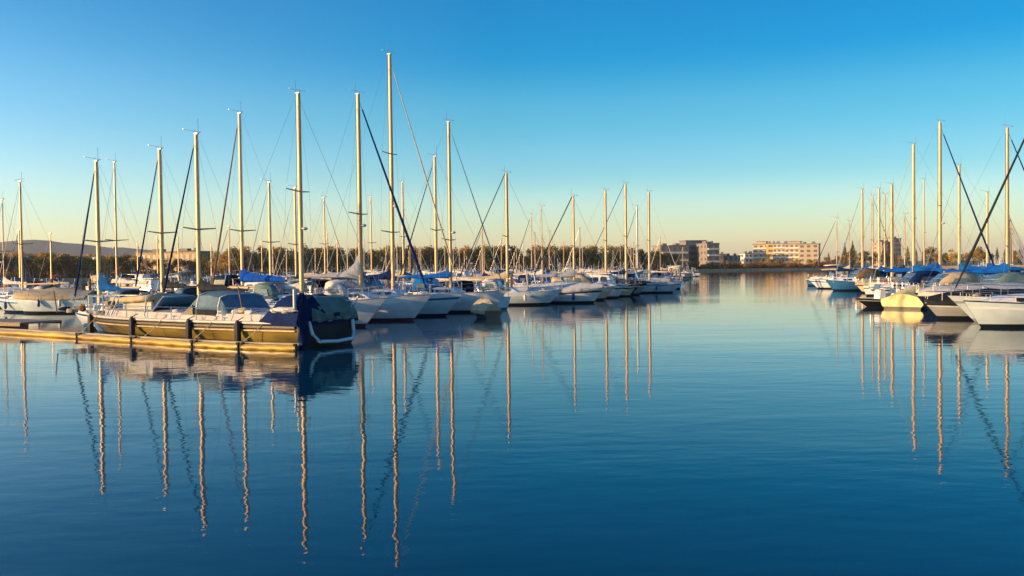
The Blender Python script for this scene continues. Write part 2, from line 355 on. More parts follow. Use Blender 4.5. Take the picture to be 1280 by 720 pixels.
def sailing_yacht(label, foot, top_y=None, H=None, heading=149, L=9.5, J=3.2, B=None, hullc='white', stripe='navy', boot='navy', cover='blue', jib='navy', jibr=0.07, mastw=0.19,
                  hood='navy', spreads=(0.52,), back_thick=None, fend=2, cover_tall=0.5, Fs=None, Fb=None, name='sailing_yacht', rough_gear=True, aft=None, detail=True, vane=-1, boomz=None, cat='sailboat', group=None, coverfat=0.26, smast=None, wires=True):
    """foot: world xy of mast foot. Boat frame origin at hull centre."""
    seed = int(abs(foot[0])*97+foot[1]*31) % 9973; rn = random.Random(seed)
    B = B or (1.35+L*0.17)
    Fs = Fs or 0.72+0.02*L; Fb = Fb or 0.92+0.03*L
    H = H or height_for(foot, top_y)
    mx = L/2-0.25-J
    a = R(heading); loc = Vector((foot[0]-math.cos(a)*mx, foot[1]-math.sin(a)*mx, 0))
    root = empty(name, loc, a); tag(root, label, cat, group)
    sw, full = 0.70, 2.1
    hull(root, L, B, Fs, Fb, [GEL[hullc], GEL[stripe], GEL[boot], PLASTIC if hullc != 'white' else GEL['grey']], sw, full, rake=0.75+0.05*L)
    zd = sheer(0.55, Fs, Fb)-0.03; ch = 0.32+0.012*L
    cw = B/2-0.42
    x0, x1 = -L*0.12, mx+1.0
    coach = cabin(root, x0, x1, cw, cw*0.62, zd, ch, GEL['white'], nwin=3, slope=0.55)
    mz = zd+ch
    # hatch
    bm = bmesh.new(); add_box(bm, (mx-0.9, 0, mz+0.05), (0.5, 0.5, 0.05), bevel=0.015); build('hatch', bm, GLASS, root)
    # cockpit coaming, seats
    bm = bmesh.new()
    zc = sheer(0.2, Fs, Fb)-0.04
    for s in (-1, 1): add_box(bm, ((x0-L*0.44)/2, s*(cw*0.9), zc+0.12), (x0+L*0.44, 0.14, 0.30), bevel=0.03)
    add_box(bm, (-L*0.44, 0, zc+0.08), (0.14, cw*1.7, 0.22), bevel=0.03)
    build('cockpit_coaming', bm, GEL['white'], root)
    bm = bmesh.new(); add_box(bm, ((x0-L*0.44)/2, 0, zc+0.035), (x0+L*0.43, cw*1.65, 0.03)); build('cockpit_sole', bm, TEAK, root)
    if detail:
        for s in (-1, 1):
            bm = bmesh.new(); add_tube(bm, [(x0-0.9, s*cw*0.9, zc+0.26), (x0-0.9, s*cw*0.9, zc+0.36), (x0-0.9, s*cw*0.9, zc+0.42)], [0.07, 0.05, 0.06], n=8); build('winch', bm, STEEL, root)
        # wheel
        bm = bmesh.new(); wx = -L*0.33
        add_tube(bm, [(wx, 0.38*math.cos(q), zc+0.75+0.38*math.sin(q)) for q in [i*math.pi/8 for i in range(17)]], 0.018, n=5, cap=False)
        for q in range(3): add_tube(bm, [(wx, 0.38*math.cos(q*math.pi/3), zc+0.75+0.38*math.sin(q*math.pi/3)), (wx, -0.38*math.cos(q*math.pi/3), zc+0.75-0.38*math.sin(q*math.pi/3))], 0.012, n=4)
        add_box(bm, (wx+0.12, 0, zc+0.4), (0.16, 0.2, 0.75), bevel=0.03)
        build('steering_wheel', bm, STEEL, root)
        rails(root, L, B, Fs, Fb, sw, full)
    if hood: sprayhood(root, x0-0.55, zd+ch*0.55, cw*0.98, 1.35, 0.85, CAN[hood])
    # mast
    mw = mastw*0.80; jibr = jibr*0.74
    bm = bmesh.new()
    secs = []
    for z, k in ((mz-0.35, 1), (H*0.6, 1), (H*0.97, 0.86), (H, 0.8)):
        secs.append([Vector((mx+mw*0.62*k*math.cos(q), mw*0.5*k*math.sin(q), z)) for q in [i*math.pi/6 for i in range(12)]])
    loft(bm, secs, closed=True, cap=True)
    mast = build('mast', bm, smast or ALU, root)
    for i, f in enumerate(spreads):
        sh = H*f; sp = B*0.36*(1-0.2*i)
        for s in (-1, 1):
            bm = bmesh.new(); add_tube(bm, [(mx, 0, sh), (mx-0.12, s*sp, sh+0.08)], 0.05, n=5, r2=0.03, squash=0.5); build('spreader', bm, ALU, mast)
    bm = bmesh.new(); add_box(bm, (mx-0.04, 0, H+0.035), (0.26, 0.14, 0.06), bevel=0.015); add_tube(bm, [(mx-0.16, 0, H+0.05), (mx-0.16, 0, H+0.75)], 0.012, n=4)
    build('masthead_fitting', bm, WIRE, mast)
    for s_ in (-1, 1):
        bm = bmesh.new(); add_tube(bm, [(mx-mw*0.75, s_*0.05, mz+0.3), (mx-mw*0.68, s_*0.05, H*0.5), (mx-mw*0.62, s_*0.05, H*0.97)], 0.009, n=4); build('halyard', bm, CAN['white' if s_ > 0 else 'navy'], mast)
    bm = bmesh.new(); add_tube(bm, [(mx+0.1, 0, H+0.06), (mx+0.1, 0, H+0.22)], 0.012, n=4)
    aa = a; vx = vane
    dx, dy = math.cos(-aa)*vx, math.sin(-aa)*vx     # arm along world x
    add_tube(bm, [(mx+0.1-dx*0.2, -dy*0.2, H+0.12), (mx+0.1+dx*0.5, dy*0.5, H+0.26)], 0.009, n=4)
    add_box(bm, (mx+0.1+dx*0.55, dy*0.55, H+0.28), (0.04, 0.04, 0.04)); add_box(bm, (mx+0.1-dx*0.24, -dy*0.24, H+0.12), (0.12, 0.02, 0.06), rz=-aa)
    build('wind_vane', bm, WIRE, mast)
    if detail and rn.random() < 0.5:
        bm = bmesh.new(); bmesh.ops.create_uvsphere(bm, u_segments=10, v_segments=6, radius=0.16, matrix=Matrix.Translation((mx+0.25, 0, H*0.42))@Matrix.Diagonal((1, 1, 0.55, 1))); build('radar_dome', bm, PLASTIC, mast)
    # boom
    bz = boomz or mz+0.75; bl = min(L*0.42, mx+L/2-0.6)
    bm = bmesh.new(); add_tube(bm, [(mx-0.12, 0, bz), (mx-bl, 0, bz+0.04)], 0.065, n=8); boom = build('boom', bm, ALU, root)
    if cover: sail_cover(boom, mx+0.06, mx-bl+0.1, bz, CAN[cover], fat=coverfat, tall=cover_tall, seed=seed)
    # rigging
    zb = sheer(0.97, Fs, Fb); bowp = Vector((L/2-0.25, 0, zb+0.05)); tp = Vector((mx+0.1, 0, H*0.965))
    if jib:
        bm = bmesh.new(); n = 9
        add_tube(bm, [bowp.lerp(tp, 0.03+0.93*i/(n-1)) for i in range(n)], [jibr*0.6]+[jibr*(1.35-0.75*i/(n-1)) for i in range(1, n)], n=7)
        add_tube(bm, [bowp, tp], 0.012, n=4)
        build('furled_jib', bm, CAN[jib], root)
    else:
        bm = bmesh.new(); add_tube(bm, [bowp, tp], 0.011, n=4); build('forestay', bm, WIRE, root)
    ab = Vector((-L/2+0.15, 0, sheer(0, Fs, Fb)))
    bm = bmesh.new(); add_tube(bm, [Vector((mx-0.12, 0, H)), ab], 0.007 if not back_thick else back_thick, n=4); build('backstay', bm, WIRE if not back_thick else CAN['dark'], root)
    if wires:
      for s in (-1, 1):
        bm = bmesh.new(); e = Vector((mx-0.25, s*(B/2-0.12), zd))
        pts = [Vector((mx, 0, H*0.98))]+[Vector((mx-0.12, s*B*0.36*(1-0.2*i), H*f+0.08)) for i, f in reversed(list(enumerate(spreads)))]+[e]
        for p, q in zip(pts[:-1], pts[1:]): add_tube(bm, [p, q], 0.006, n=4)
        add_tube(bm, [Vector((mx, 0, H*spreads[0])), e+Vector((0.4, 0, 0))], 0.005, n=4)
        build('shroud', bm, WIRE, root)
    for i in range(fend):
        for s in (-1, 1):
            t = 0.3+0.4*i/max(1, fend-1); fender(root, -L/2+L*t, s*(halfw(t, B, sw, full)+0.13), sheer(t, Fs, Fb)-0.2, FENDB if (i+seed) % 3 == 0 else FENDW)
    if rough_gear:
        bm = bmesh.new()
        for i in range(3):
            blob(bm, (rn.uniform(-L*0.4, x0-0.7), rn.uniform(-cw*0.7, cw*0.7), zc+0.2), (rn.uniform(.2, .4), rn.uniform(.15, .3), rn.uniform(.12, .25)), seed+i, 0.2)
        build('sail_bag', bm, rn.choice([CAN['white'], CAN['navy'], CAN['beige'], ORANGE]), root)
        bm = bmesh.new()
        for k in range(3): add_tube(bm, [(L/2-1.5+0.22*math.cos(q), 0.22*math.sin(q), zb+0.02+k*0.03) for q in [i*math.pi/6 for i in range(13)]], 0.018, n=4, cap=False)
        build('rope_coil', bm, ROPE, root)
        # outboard / lifebuoy on pushpit
        bm = bmesh.new(); add_tube(bm, [(-L/2+0.1, 0.5+0.2*math.cos(q), Fs+0.45+0.2*math.sin(q)) for q in [i*math.pi/6 for i in range(13)]], 0.06, n=6, cap=False)
        build('lifebuoy', bm, ORANGE if seed % 2 else FENDW, root)
    return root

def outboard(root, x, z, mat=None):
    bm = bmesh.new(); add_box(bm, (x-0.18, 0, z+0.42), (0.42, 0.32, 0.42), bevel=0.07, taper=(0.8, 0.8)); add_box(bm, (x-0.16, 0, z-0.05), (0.16, 0.12, 0.7), bevel=0.03); add_box(bm, (x-0.1, 0, z-0.42), (0.34, 0.26, 0.03)); add_tube(bm, [(x-0.1, 0, z+0.3), (x+0.3, 0.05, z+0.35)], 0.025)
    return build('outboard_motor', bm, mat or RUBBER, root)
def motorboat(label, bow, heading, L=7.5, B=None, hullc='white', stripe='navy', boot='black', canopy='navy', style='cuddy', Fs=None, Fb=None, name='motorboat', group=None, cat='motorboat', railh=0.5, detail=True, motor=True, from_center=False):
    B = B or 1.3+L*0.16; Fs = Fs or 0.75+L*0.015; Fb = Fb or 0.95+L*0.04
    a = R(heading); k = 0 if from_center else L/2
    root = empty(name, (bow[0]-math.cos(a)*k, bow[1]-math.sin(a)*k, 0), a); tag(root, label, cat, group)
    sw, full = 0.9, 2.6
    hull(root, L, B, Fs, Fb, [GEL[hullc], GEL[stripe], GEL[boot], RUBBER], sw, full, rake=0.9, srake=0.0, hard=True)
    zd = sheer(0.6, Fs, Fb)-0.03; cw = B/2-0.25
    rn = random.Random(int(bow[0]*13+bow[1]*7))
    if style == 'cuddy':
        cabin(root, L*0.02, L*0.40, cw, cw*0.45, zd, 0.42, GEL['white'], name='cabin', nwin=2, slope=0.9)
        # raked windscreen
        bm = bmesh.new(); x = L*0.06; z = zd+0.36
        secs = [[Vector((x+0.1-0.75*abs(q)**2, q*cw*0.9, z)), Vector((x-0.35-0.75*abs(q)**2, q*cw*0.84, z+0.5))] for q in (-1, -0.75, -0.4, 0, 0.4, 0.75, 1)]
        loft(bm, secs); o = build('windscreen', bm, SCREEN, root); md = o.modifiers.new('t', 'SOLIDIFY'); md.thickness = 0.025
        bm = bmesh.new(); add_tube(bm, [s[1] for s in secs], 0.03, n=5); add_tube(bm, [s[0] for s in secs], 0.025, n=5)
        for s in secs: add_tube(bm, s, 0.018, n=4)
        build('windscreen_frame', bm, STEEL, o)
        if canopy: sprayhood(root, -L*0.40, zd+0.25, cw*0.95, L*0.43, 1.05, CAN[canopy], name='canopy')
    elif style == 'wheelhouse':
        cabin(root, L*0.0, L*0.42, cw, cw*0.4, zd, 0.4, GEL['white'], name='cabin', nwin=2, slope=0.8)
        cabin(root, -L*0.18, L*0.18, cw*0.85, cw*0.7, zd+0.3, 1.15, GEL['white'], name='wheelhouse', nwin=2, slope=0.5, wh=0.5)
        bm = bmesh.new(); add_box(bm, (-L*0.03, 0, zd+1.56), (L*0.36, cw*1.6, 0.07), bevel=0.02); build('roof', bm, GEL['white'], root)
    elif style == 'covered':
        bm = bmesh.new(); secs = []; n = 9
        for i in range(n):
            t = 0.02+0.96*i/(n-1); x = -L/2+L*t; wd = max(halfw(t, B, sw, full), 0.05)+0.03; z = sheer(t, Fs, Fb)
            hh = 0.55*math.sin(math.pi*min(1, 0.15+t*0.8))+0.12+rn.uniform(-.06, .06)
            secs.append([Vector((x, wd*q, z+hh*e+(-0.2 if abs(q) > 1 else 0))) for q, e in ((-1.02, 0), (-1.0, 0.06), (-0.7, 0.4), (-0.3, 0.8), (0, 1), (0.3, 0.78), (0.7, 0.42), (1.0, 0.06), (1.02, 0))])
        loft(bm, secs, cap=True); o = build('boat_cover', bm, CAN[canopy or 'white'], root); o.modifiers.new('t', 'SOLIDIFY').thickness = 0.02
    elif style == 'open':
        bm = bmesh.new(); add_box(bm, (0, 0, zd+0.3), (0.6, 0.7, 0.75), bevel=0.06, taper=(0.7, 0.9)); build('console', bm, GEL['white'], root)
        bm = bmesh.new(); add_box(bm, (-0.9, 0, zd+0.2), (0.5, 1.1, 0.4), bevel=0.05); add_box(bm, (-1.15, 0, zd+0.5), (0.12, 1.1, 0.4), bevel=0.04); build('seat', bm, CAN['white'], root)
        bm = bmesh.new(); add_box(bm, (0.22, 0, zd+0.85), (0.03, 0.7, 0.4), ry=-0.4); build('windscreen', bm, SCREEN, root)
        if canopy:
            bm = bmesh.new(); secs = [[Vector((x, q*cw*0.9, zd+1.75+0.1*(1-q*q)+dz)) for q in (-1, -.5, 0, .5, 1)] for x, dz in ((-1.6, 0), (-.4, .08), (.9, 0))]
            loft(bm, secs); o = build('bimini', bm, CAN[canopy], root); o.modifiers.new('t', 'SOLIDIFY').thickness = 0.03
            bm = bmesh.new()
            for x in (-1.4, 0.7):
                for s in (-1, 1): add_tube(bm, [(-.4, s*cw*0.95, zd), (x, s*cw*0.88, zd+1.75)], 0.016, n=4)
            add_tube(bm, [(0.7, -cw*0.88, zd+1.75), (0.7, cw*0.88, zd+1.75)], 0.016, n=4)
            build('bimini_frame', bm, STEEL, root)
    if detail: 
        def edge(t, s): return Vector((-L/2+L*t, s*(halfw(t, B, sw, full)-0.06), sheer(t, Fs, Fb)))
        up = Vector((0, 0, railh)); bm = bmesh.new()
        ts = (0.5, 0.6, 0.7, 0.8, 0.9, 0.975)
        path = [edge(t, 1)+up*(1 if i else 0.2) for i, t in enumerate(ts)]+[edge(t, -1)+up*(1 if t != 0.5 else 0.2) for t in reversed(ts)]
        add_tube(bm, path, 0.016, n=5)
        for t in ts[1:]:
            for s in (-1, 1): add_tube(bm, [edge(t, s), edge(t, s)+up], 0.013, n=4)
        build('bow_rail', bm, STEEL, root)
        for t in (0.3, 0.55):
            for s in (-1, 1): fender(root, -L/2+L*t, s*(halfw(t, B, sw, full)+0.12), sheer(t, Fs, Fb)-0.15, FENDW if rn.random() < .6 else FENDB)
    if motor: outboard(root, -L/2, Fs-0.2, RUBBER if rn.random() < 0.7 else PLASTIC)
    return root

# ================================================================== SETTING
# ---- water
def lerp_tab(tab, x):
    if x <= tab[0][0]: return tab[0][1]
    for (a, b), (c, d) in zip(tab[:-1], tab[1:]):
        if x <= c: return b+(d-b)*(x-a)/(c-a)
    return tab[-1][1]
m = bpy.data.materials.new('harbour_water'); t, b = nodes_of(m)
b.inputs['Base Color'].default_value = (0.0, 0.046, 0.080, 1); b.inputs['Roughness'].default_value = 0.03; b.inputs['IOR'].default_value = 1.33; b.inputs['Specular Tint'].default_value = (0.55, 0.93, 1.0, 1)
tc = t.nodes.new('ShaderNodeTexCoord')
def wave(scale, stretch, dist, rot=0.0, detail=2, prev=None):
    mp = t.nodes.new('ShaderNodeMapping'); mp.inputs['Scale'].default_value = stretch; mp.inputs['Rotation'].default_value = (0, 0, R(rot))
    n = t.nodes.new('ShaderNodeTexNoise'); n.inputs['Scale'].default_value = scale; n.inputs['Detail'].default_value = detail; n.inputs['Roughness'].default_value = 0.45
    bp = t.nodes.new('ShaderNodeBump'); bp.inputs['Strength'].default_value = 1.0; bp.inputs['Distance'].default_value = dist
    t.links.new(tc.outputs['Object'], mp.inputs[0]); t.links.new(mp.outputs[0], n.inputs['Vector']); t.links.new(n.outputs['Fac'], bp.inputs['Height'])
    if prev: t.links.new(prev.outputs[0], bp.inputs['Normal'])
    return bp
w1 = wave(0.55, (0.35, 1, 1), 0.011, 8, 2)
w2 = wave(2.6, (0.45, 1, 1), 0.0050, -6, 3, w1)
w3 = wave(0.06, (0.5, 1, 1), 0.05, 15, 1, w2)
t.links.new(w3.outputs[0], b.inputs['Normal'])
mpp = t.nodes.new('ShaderNodeMapping'); mpp.inputs['Scale'].default_value = (0.35, 1, 1); t.links.new(tc.outputs['Object'], mpp.inputs[0])
np_ = t.nodes.new('ShaderNodeTexNoise'); np_.inputs['Scale'].default_value = 0.07; np_.inputs['Detail'].default_value = 3; t.links.new(mpp.outputs[0], np_.inputs['Vector'])
mrr = t.nodes.new('ShaderNodeMapRange'); mrr.inputs['From Min'].default_value = 0.42; mrr.inputs['From Max'].default_value = 0.66; mrr.inputs['To Min'].default_value = 0.008; mrr.inputs['To Max'].default_value = 0.055
t.links.new(np_.outputs['Fac'], mrr.inputs['Value']); t.links.new(mrr.outputs[0], b.inputs['Roughness'])
WATER = m
bm = bmesh.new(); vs = [bm.verts.new(p) for p in ((-3000, -400, 0), (3000, -400, 0), (3000, 1500, 0), (-3000, 1500, 0))]; bm.faces.new(vs)
tag(build('water', bm, WATER, smooth=False), kind='structure')

# ---- terrain beyond the harbour
def bank_y(x): return lerp_tab([(-900, 200), (-180, 290), (76, 390), (190, 430), (420, 385), (900, 300)], x)
GRASS = pm('bank_ground', (0.11, 0.10, 0.045), 0.95, 0.35, 0.05)
def bearing_bank(k): # k = x/y ; distance y of the bank along it
    lo, hi = 30.0, 900.0
    for _ in range(40):
        mm = (lo+hi)/2
        if mm < bank_y(k*mm): lo = mm
        else: hi = mm
    return lo
HILL = [(-400, 30), (-150, 34), (0, 39), (40, 42), (100, 37), (135, 32), (200, 26), (260, 21), (330, 15), (480, 6), (700, 2), (1700, 2)]
def land_h(px, y):
    if y > 2500: return max(2, (lerp_tab(HILL, px)+0.8*math.sin(px*0.045)+0.5*math.sin(px*0.13))/FPX*3000*(1 if y < 3500 else 0.8))
    f = max(0, min(1, (330-px)/330)); s = max(0, min(1, (y-330)/350))
    return 1.0+12*f*s
bm = bmesh.new(); rows = []
for i in range(121):
    px = -450+2200*i/120; k = (px-640)/FPX; y0 = bearing_bank(k); col = []
    for dy in (0, 8, 30, 80, 160, 270, 420, 800, 1600):
        y = y0+dy; col.append(bm.verts.new((k*y, y, land_h(px, y)-(0.0 if dy else 0.05))))
    for y in (2600, 3000, 3600, 6000): col.append(bm.verts.new((k*y, y, land_h(px, 3000)*(0.45 if y == 2600 else 1.0 if y == 3000 else 0.7 if y == 3600 else 0.1))))
    rows.append(col)
for a_, b_ in zip(rows[:-1], rows[1:]):
    for j in range(len(a_)-1): bm.faces.new((a_[j], b_[j], b_[j+1], a_[j+1]))
tag(build('ground', bm, GRASS), kind='structure')
bm = bmesh.new(); secs = []
for i in range(81):
    x = -800+1600*i/80; y = bank_y(x)
    secs.append([Vector((x, y-0.9, -1)), Vector((x, y-0.4, 0.6)), Vector((x, y-0.35, 0.95)), Vector((x, y+0.5, 0.95)), Vector((x, y+0.6, 0.5))])
loft(bm, secs)
tag(build('quay_wall', bm, pm('quay_stone', (0.40, 0.30, 0.18), 0.9, 0.35, 1.2, bump=0.05)), 'long low grey stone quay wall edging the far shore', 'wall')

# ---- trees
LEAF = pm('foliage_olive', (0.50, 0.32, 0.065), 0.8, 0.45, 0.8, rnd=0.35)
LEAFG = pm('foliage_green', (0.33, 0.24, 0.055), 0.8, 0.4, 0.8, rnd=0.3)
LEAFO = pm('foliage_golden', (0.42, 0.17, 0.03), 0.8, 0.4, 0.8, rnd=0.3)
for lm in (LEAF, LEAFG, LEAFO):
    t_, b_ = nodes_of(lm); tr = t_.nodes.new('ShaderNodeBsdfTranslucent'); mxs = t_.nodes.new('ShaderNodeMixShader'); mxs.inputs[0].default_value = 0.5
    src = b_.inputs['Base Color'].links[0].from_socket; t_.links.new(src, tr.inputs['Color']); out_ = [n for n in t_.nodes if n.type == 'OUTPUT_MATERIAL'][0]
    t_.links.new(b_.outputs[0], mxs.inputs[1]); t_.links.new(tr.outputs[0], mxs.inputs[2]); t_.links.new(mxs.outputs[0], out_.inputs[0])
BARK = pm('bark', (0.12, 0.085, 0.055), 0.95, 0.3, 4)
def tree_mesh(kind, seed, h):
    rn = random.Random(seed); tb = bmesh.new(); cb = bmesh.new()
    if kind == 'cypress':
        add_tube(tb, [(0, 0, 0), (0, 0, h*0.5), (0.05, 0, h*0.93)], 0.22, n=6, r2=0.04)
        pts = []
        for _ in range(900):
            z = h*(0.08+0.92*rn.random()**1.1); k = (z/h); rr = h*0.13*(math.sin(math.pi*min(1, (k*0.93+0.12)))**0.7)*(1-0.5*k)
            q = rn.uniform(0, 6.283); d = rr*rn.uniform(0.5, 1.08); pts.append((math.cos(q)*d, math.sin(q)*d, z, 0.32))
    elif kind == 'bush':
        for k in range(5): add_tube(tb, [(0, 0, 0), (rn.uniform(-1, 1)*h*0.3, rn.uniform(-1, 1)*h*0.3, h*0.5)], 0.07, n=4, r2=0.03)
        pts = []
        for _ in range(600):
            q = rn.uniform(0, 6.283); d = h*1.0*math.sqrt(rn.random()); z = h*rn.random()*(1-0.55*(d/h)**2)*(0.8+0.3*math.sin(q*3+seed)); pts.append((math.cos(q)*d, math.sin(q)*d, z, 0.3))
    else:
        top = Vector((rn.uniform(-.5, .5), rn.uniform(-.5, .5), h*0.75))
        add_tube(tb, [(0, 0, 0), top*0.4+Vector((0.1, 0, 0)), top], 0.26, n=7, r2=0.06)
        cl = []
        nl = 9 if kind == 'broad' else 11
        for k in range(nl):
            q = k*2.4+rn.uniform(-.4, .4); f = rn.uniform(0.35, 0.9); st = top*f
            rad = h*(0.30 if kind == 'broad' else 0.22)*rn.uniform(.6, 1.1)*(1.25-f*0.7); e = Vector((math.cos(q)*rad, math.sin(q)*rad, st.z+h*rn.uniform(0.02, 0.2)))
            add_tube(tb, [st, st.lerp(e, 0.5)+Vector((0, 0, 0.2)), e], 0.09, n=5, r2=0.03); cl.append((e, h*rn.uniform(0.11, 0.18)))
        cl.append((Vector((top.x, top.y, h*0.86)), h*0.13)); cl.append((Vector((-top.x, top.y, h*0.3)), h*0.16))
        pts = []
        for c, r in cl:
            for _ in range(105):
                d = Vector((rn.gauss(0, 1), rn.gauss(0, 1), rn.gauss(0, .8))).normalized()*r*rn.uniform(0.35, 1.12); p = c+d
                pts.append((p.x, p.y, max(0.5, p.z), 0.42))
    for x, y, z, s in pts:
        n = Vector((rn.gauss(0, 1), rn.gauss(0, 1), rn.gauss(0, 1))).normalized(); u = n.orthogonal().normalized(); v = n.cross(u)
        s *= rn.uniform(.6, 1.3); c = Vector((x, y, z))
        bmf = cb.faces.new([cb.verts.new(c+u*s*a+v*s*bb) for a, bb in ((-.5, -.35), (.5, -.25), (.55, .3), (-.1, .6))])
    return tb, cb
ordn = ['first', 'second', 'third', 'fourth', 'fifth', 'sixth', 'seventh', 'eighth', 'ninth', 'tenth', 'eleventh', 'twelfth', 'thirteenth', 'fourteenth', 'fifteenth', 'sixteenth', 'seventeenth', 'eighteenth', 'nineteenth', 'twentieth']
TENS = {2: 'twenty', 3: 'thirty', 4: 'forty', 5: 'fifty', 6: 'sixty', 7: 'seventy', 8: 'eighty', 9: 'ninety', 10: 'hundred'}
def ordinal(i): # 0-based
    if i < 20: return ordn[i]
    t_, u_ = divmod(i+1, 10)
    return (TENS[t_]+'-'+ordn[u_-1]) if u_ else TENS[t_][:-1]+'ieth'
TREES = []
PROTO = {}
def tree_proto(kind, name, seed, h, leaf):
    root = empty(name); tb, cb = tree_mesh(kind, seed, h)
    a = build('trunk', tb, BARK, root); c = build('crown', cb, leaf, root, smooth=False)
    CH[root.name] = [a, c]; PROTO.setdefault(name, []).append([root, False, h, kind]); return root
for s_ in range(4): tree_proto('broad', 'broadleaf_tree', 20+s_, 9.0, LEAF if s_ % 2 else LEAFG)
for s_ in range(3): tree_proto('tall', 'slender_tree', 40+s_, 10.0, LEAF)
for s_ in range(2): tree_proto('cypress', 'cypress_tree', 60+s_, 10.0, LEAFG)
for s_ in range(2): tree_proto('bush', 'shoreline_bush', 70+s_, 2.2, LEAFO)
def put_tree(name, px, back, h, label, cat='tree', group=None, rn=random):
    e = rn.choice(PROTO[name]); root = e[0]
    if e[1]:
        o = root.copy(); C.objects.link(o)
        for ch in CH[root.name]: c = ch.copy(); C.objects.link(c); c.parent = o
    else: o = root; e[1] = True
    k = (px-640)/FPX; y = bearing_bank(k)+back
    o.location = (k*y, y, land_h(px, y)-0.1); o.rotation_euler = (0, 0, rn.uniform(0, 6.28)); s = h/e[2]; o.scale = (s*rn.uniform(.9, 1.25), s*rn.uniform(.9, 1.25), s)
    tag(o, label, cat, group); TREES.append(o); return o
rt = random.Random(5)
px = -40
while px < 852:
    k = (px-640)/FPX; y = bearing_bank(k); hh = lerp_tab([(0, 9.2), (150, 8.4), (200, 7.0), (262, 7.6), (285, 10.8), (600, 10.8), (720, 10.8), (760, 11.6), (815, 9.5), (850, 6.5)], px)
    for row in range(2 if not (165 < px < 268) else 1):
        nm = rt.choice(['broadleaf_tree', 'slender_tree', 'broadleaf_tree'])
        put_tree(nm, px+rt.uniform(-4, 4), 5+row*8+rt.uniform(-1.5, 1.5)+(14 if 165 < px < 268 else 0), hh*rt.uniform(.86, 1.08), {'broadleaf_tree': 'bushy olive tree in the dense far left wood, ORD bushy one from left', 'slender_tree': 'slender golden tree in the dense far left wood, ORD slender one from left'}[nm], group={'broadleaf_tree': 'bushy trees of the far bank wood', 'slender_tree': 'slender trees of the far bank wood'}[nm], rn=rt)
    px += 3.3/y*FPX*rt.uniform(.9, 1.3)
px = -30
while px < 850:
    k = (px-640)/FPX; y = bearing_bank(k)
    put_tree('shoreline_bush', px, 2.5+rt.uniform(0, 1.5), rt.uniform(2.6, 4.6), 'low golden bush before the far left wood, ORD from left', 'bush', 'golden bushes before the far left wood', rn=rt)
    px += 4.2/y*FPX*rt.uniform(.8, 1.5)
px = 838
while px < 1042:
    put_tree('shoreline_bush', px, 4+rt.uniform(0, 3), 2.6*rt.uniform(.8, 1.4), 'low orange bush on far shore below apartment blocks, ORD from left', 'bush', 'golden bushes along the far shore', rn=rt)
    if rt.random() < 0.5: put_tree('broadleaf_tree', px+2, 16+rt.uniform(0, 8), 4.6*rt.uniform(.8, 1.15), 'small dark tree between orange bushes and apartment blocks, ORD from left', group='small trees below the apartment blocks', rn=rt)
    px += 7.5*rt.uniform(.8, 1.2)
px = 1036
while px < 1300:
    nm = rt.choice(['broadleaf_tree', 'broadleaf_tree', 'slender_tree', 'cypress_tree'])
    put_tree(nm, px, 6+rt.uniform(0, 14), {'broadleaf_tree': 7.5, 'slender_tree': 9, 'cypress_tree': 10.5}[nm]*rt.uniform(.75, 1.15)*(0.75 if px < 1050 else 1), {'broadleaf_tree': 'bushy tree on the far bank behind the right boats, ORD bushy from left', 'slender_tree': 'slender tree on the far bank behind right boats, ORD slender from left', 'cypress_tree': 'dark pointed cypress on far bank behind right boats, ORD from left'}[nm], group=nm.replace('_', ' ')+'s behind the right boats', rn=rt)
    px += 8.5*rt.uniform(.7, 1.3)
for px, h in ((1056, 11.5), (1066, 12.5)): put_tree('cypress_tree', px, 5, h, 'tall pointed cypress standing at the left end of the right hand trees' if px < 1060 else 'tallest pointed cypress just right of the end cypress', rn=rt)
for p_ in PROTO.values():
    for e in p_:
        if not e[1]:
            for ch in CH[e[0].name]: bpy.data.objects.remove(ch)
            bpy.data.objects.remove(e[0])

TREES.sort(key=lambda o: proj(o.location)[0]); tc_ = {}
for o in TREES:
    q = o['label']; i_ = tc_.get(q, 0); tc_[q] = i_+1
    if 'ORD' in q: o['label'] = q.replace('ORD', ordinal(i_))
# ---- buildings
WALLM = {'grey': pm('render_grey', (0.22, 0.20, 0.19), 0.9, 0.1, 0.5), 'taupe': pm('render_taupe', (0.28, 0.24, 0.20), 0.9, 0.1, 0.5), 'cream': pm('render_cream', (0.56, 0.45, 0.27), 0.9, 0.08, 0.4),
         'stone': pm('render_stone', (0.50, 0.41, 0.29), 0.9, 0.1, 0.4), 'white': pm('render_white', (0.68, 0.67, 0.64), 0.9, 0.06, 0.4), 'pink': pm('render_pink', (0.52, 0.36, 0.28), 0.9, 0.1, 0.4), 'sand': pm('render_sand', (0.45, 0.33, 0.16), 0.9, 0.2, 0.5), 'ochre': pm('render_ochre', (0.62, 0.45, 0.16), 0.9, 0.08, 0.4)}
ROOFM = pm('roof_grey', (0.20, 0.19, 0.19), 0.9, 0.15, 0.6); TILE = pm('roof_tile', (0.34, 0.15, 0.08), 0.9, 0.2, 1.5)
WIN = pm('window_glass_dark', (0.15, 0.13, 0.11), 0.3, 0.3, 1)
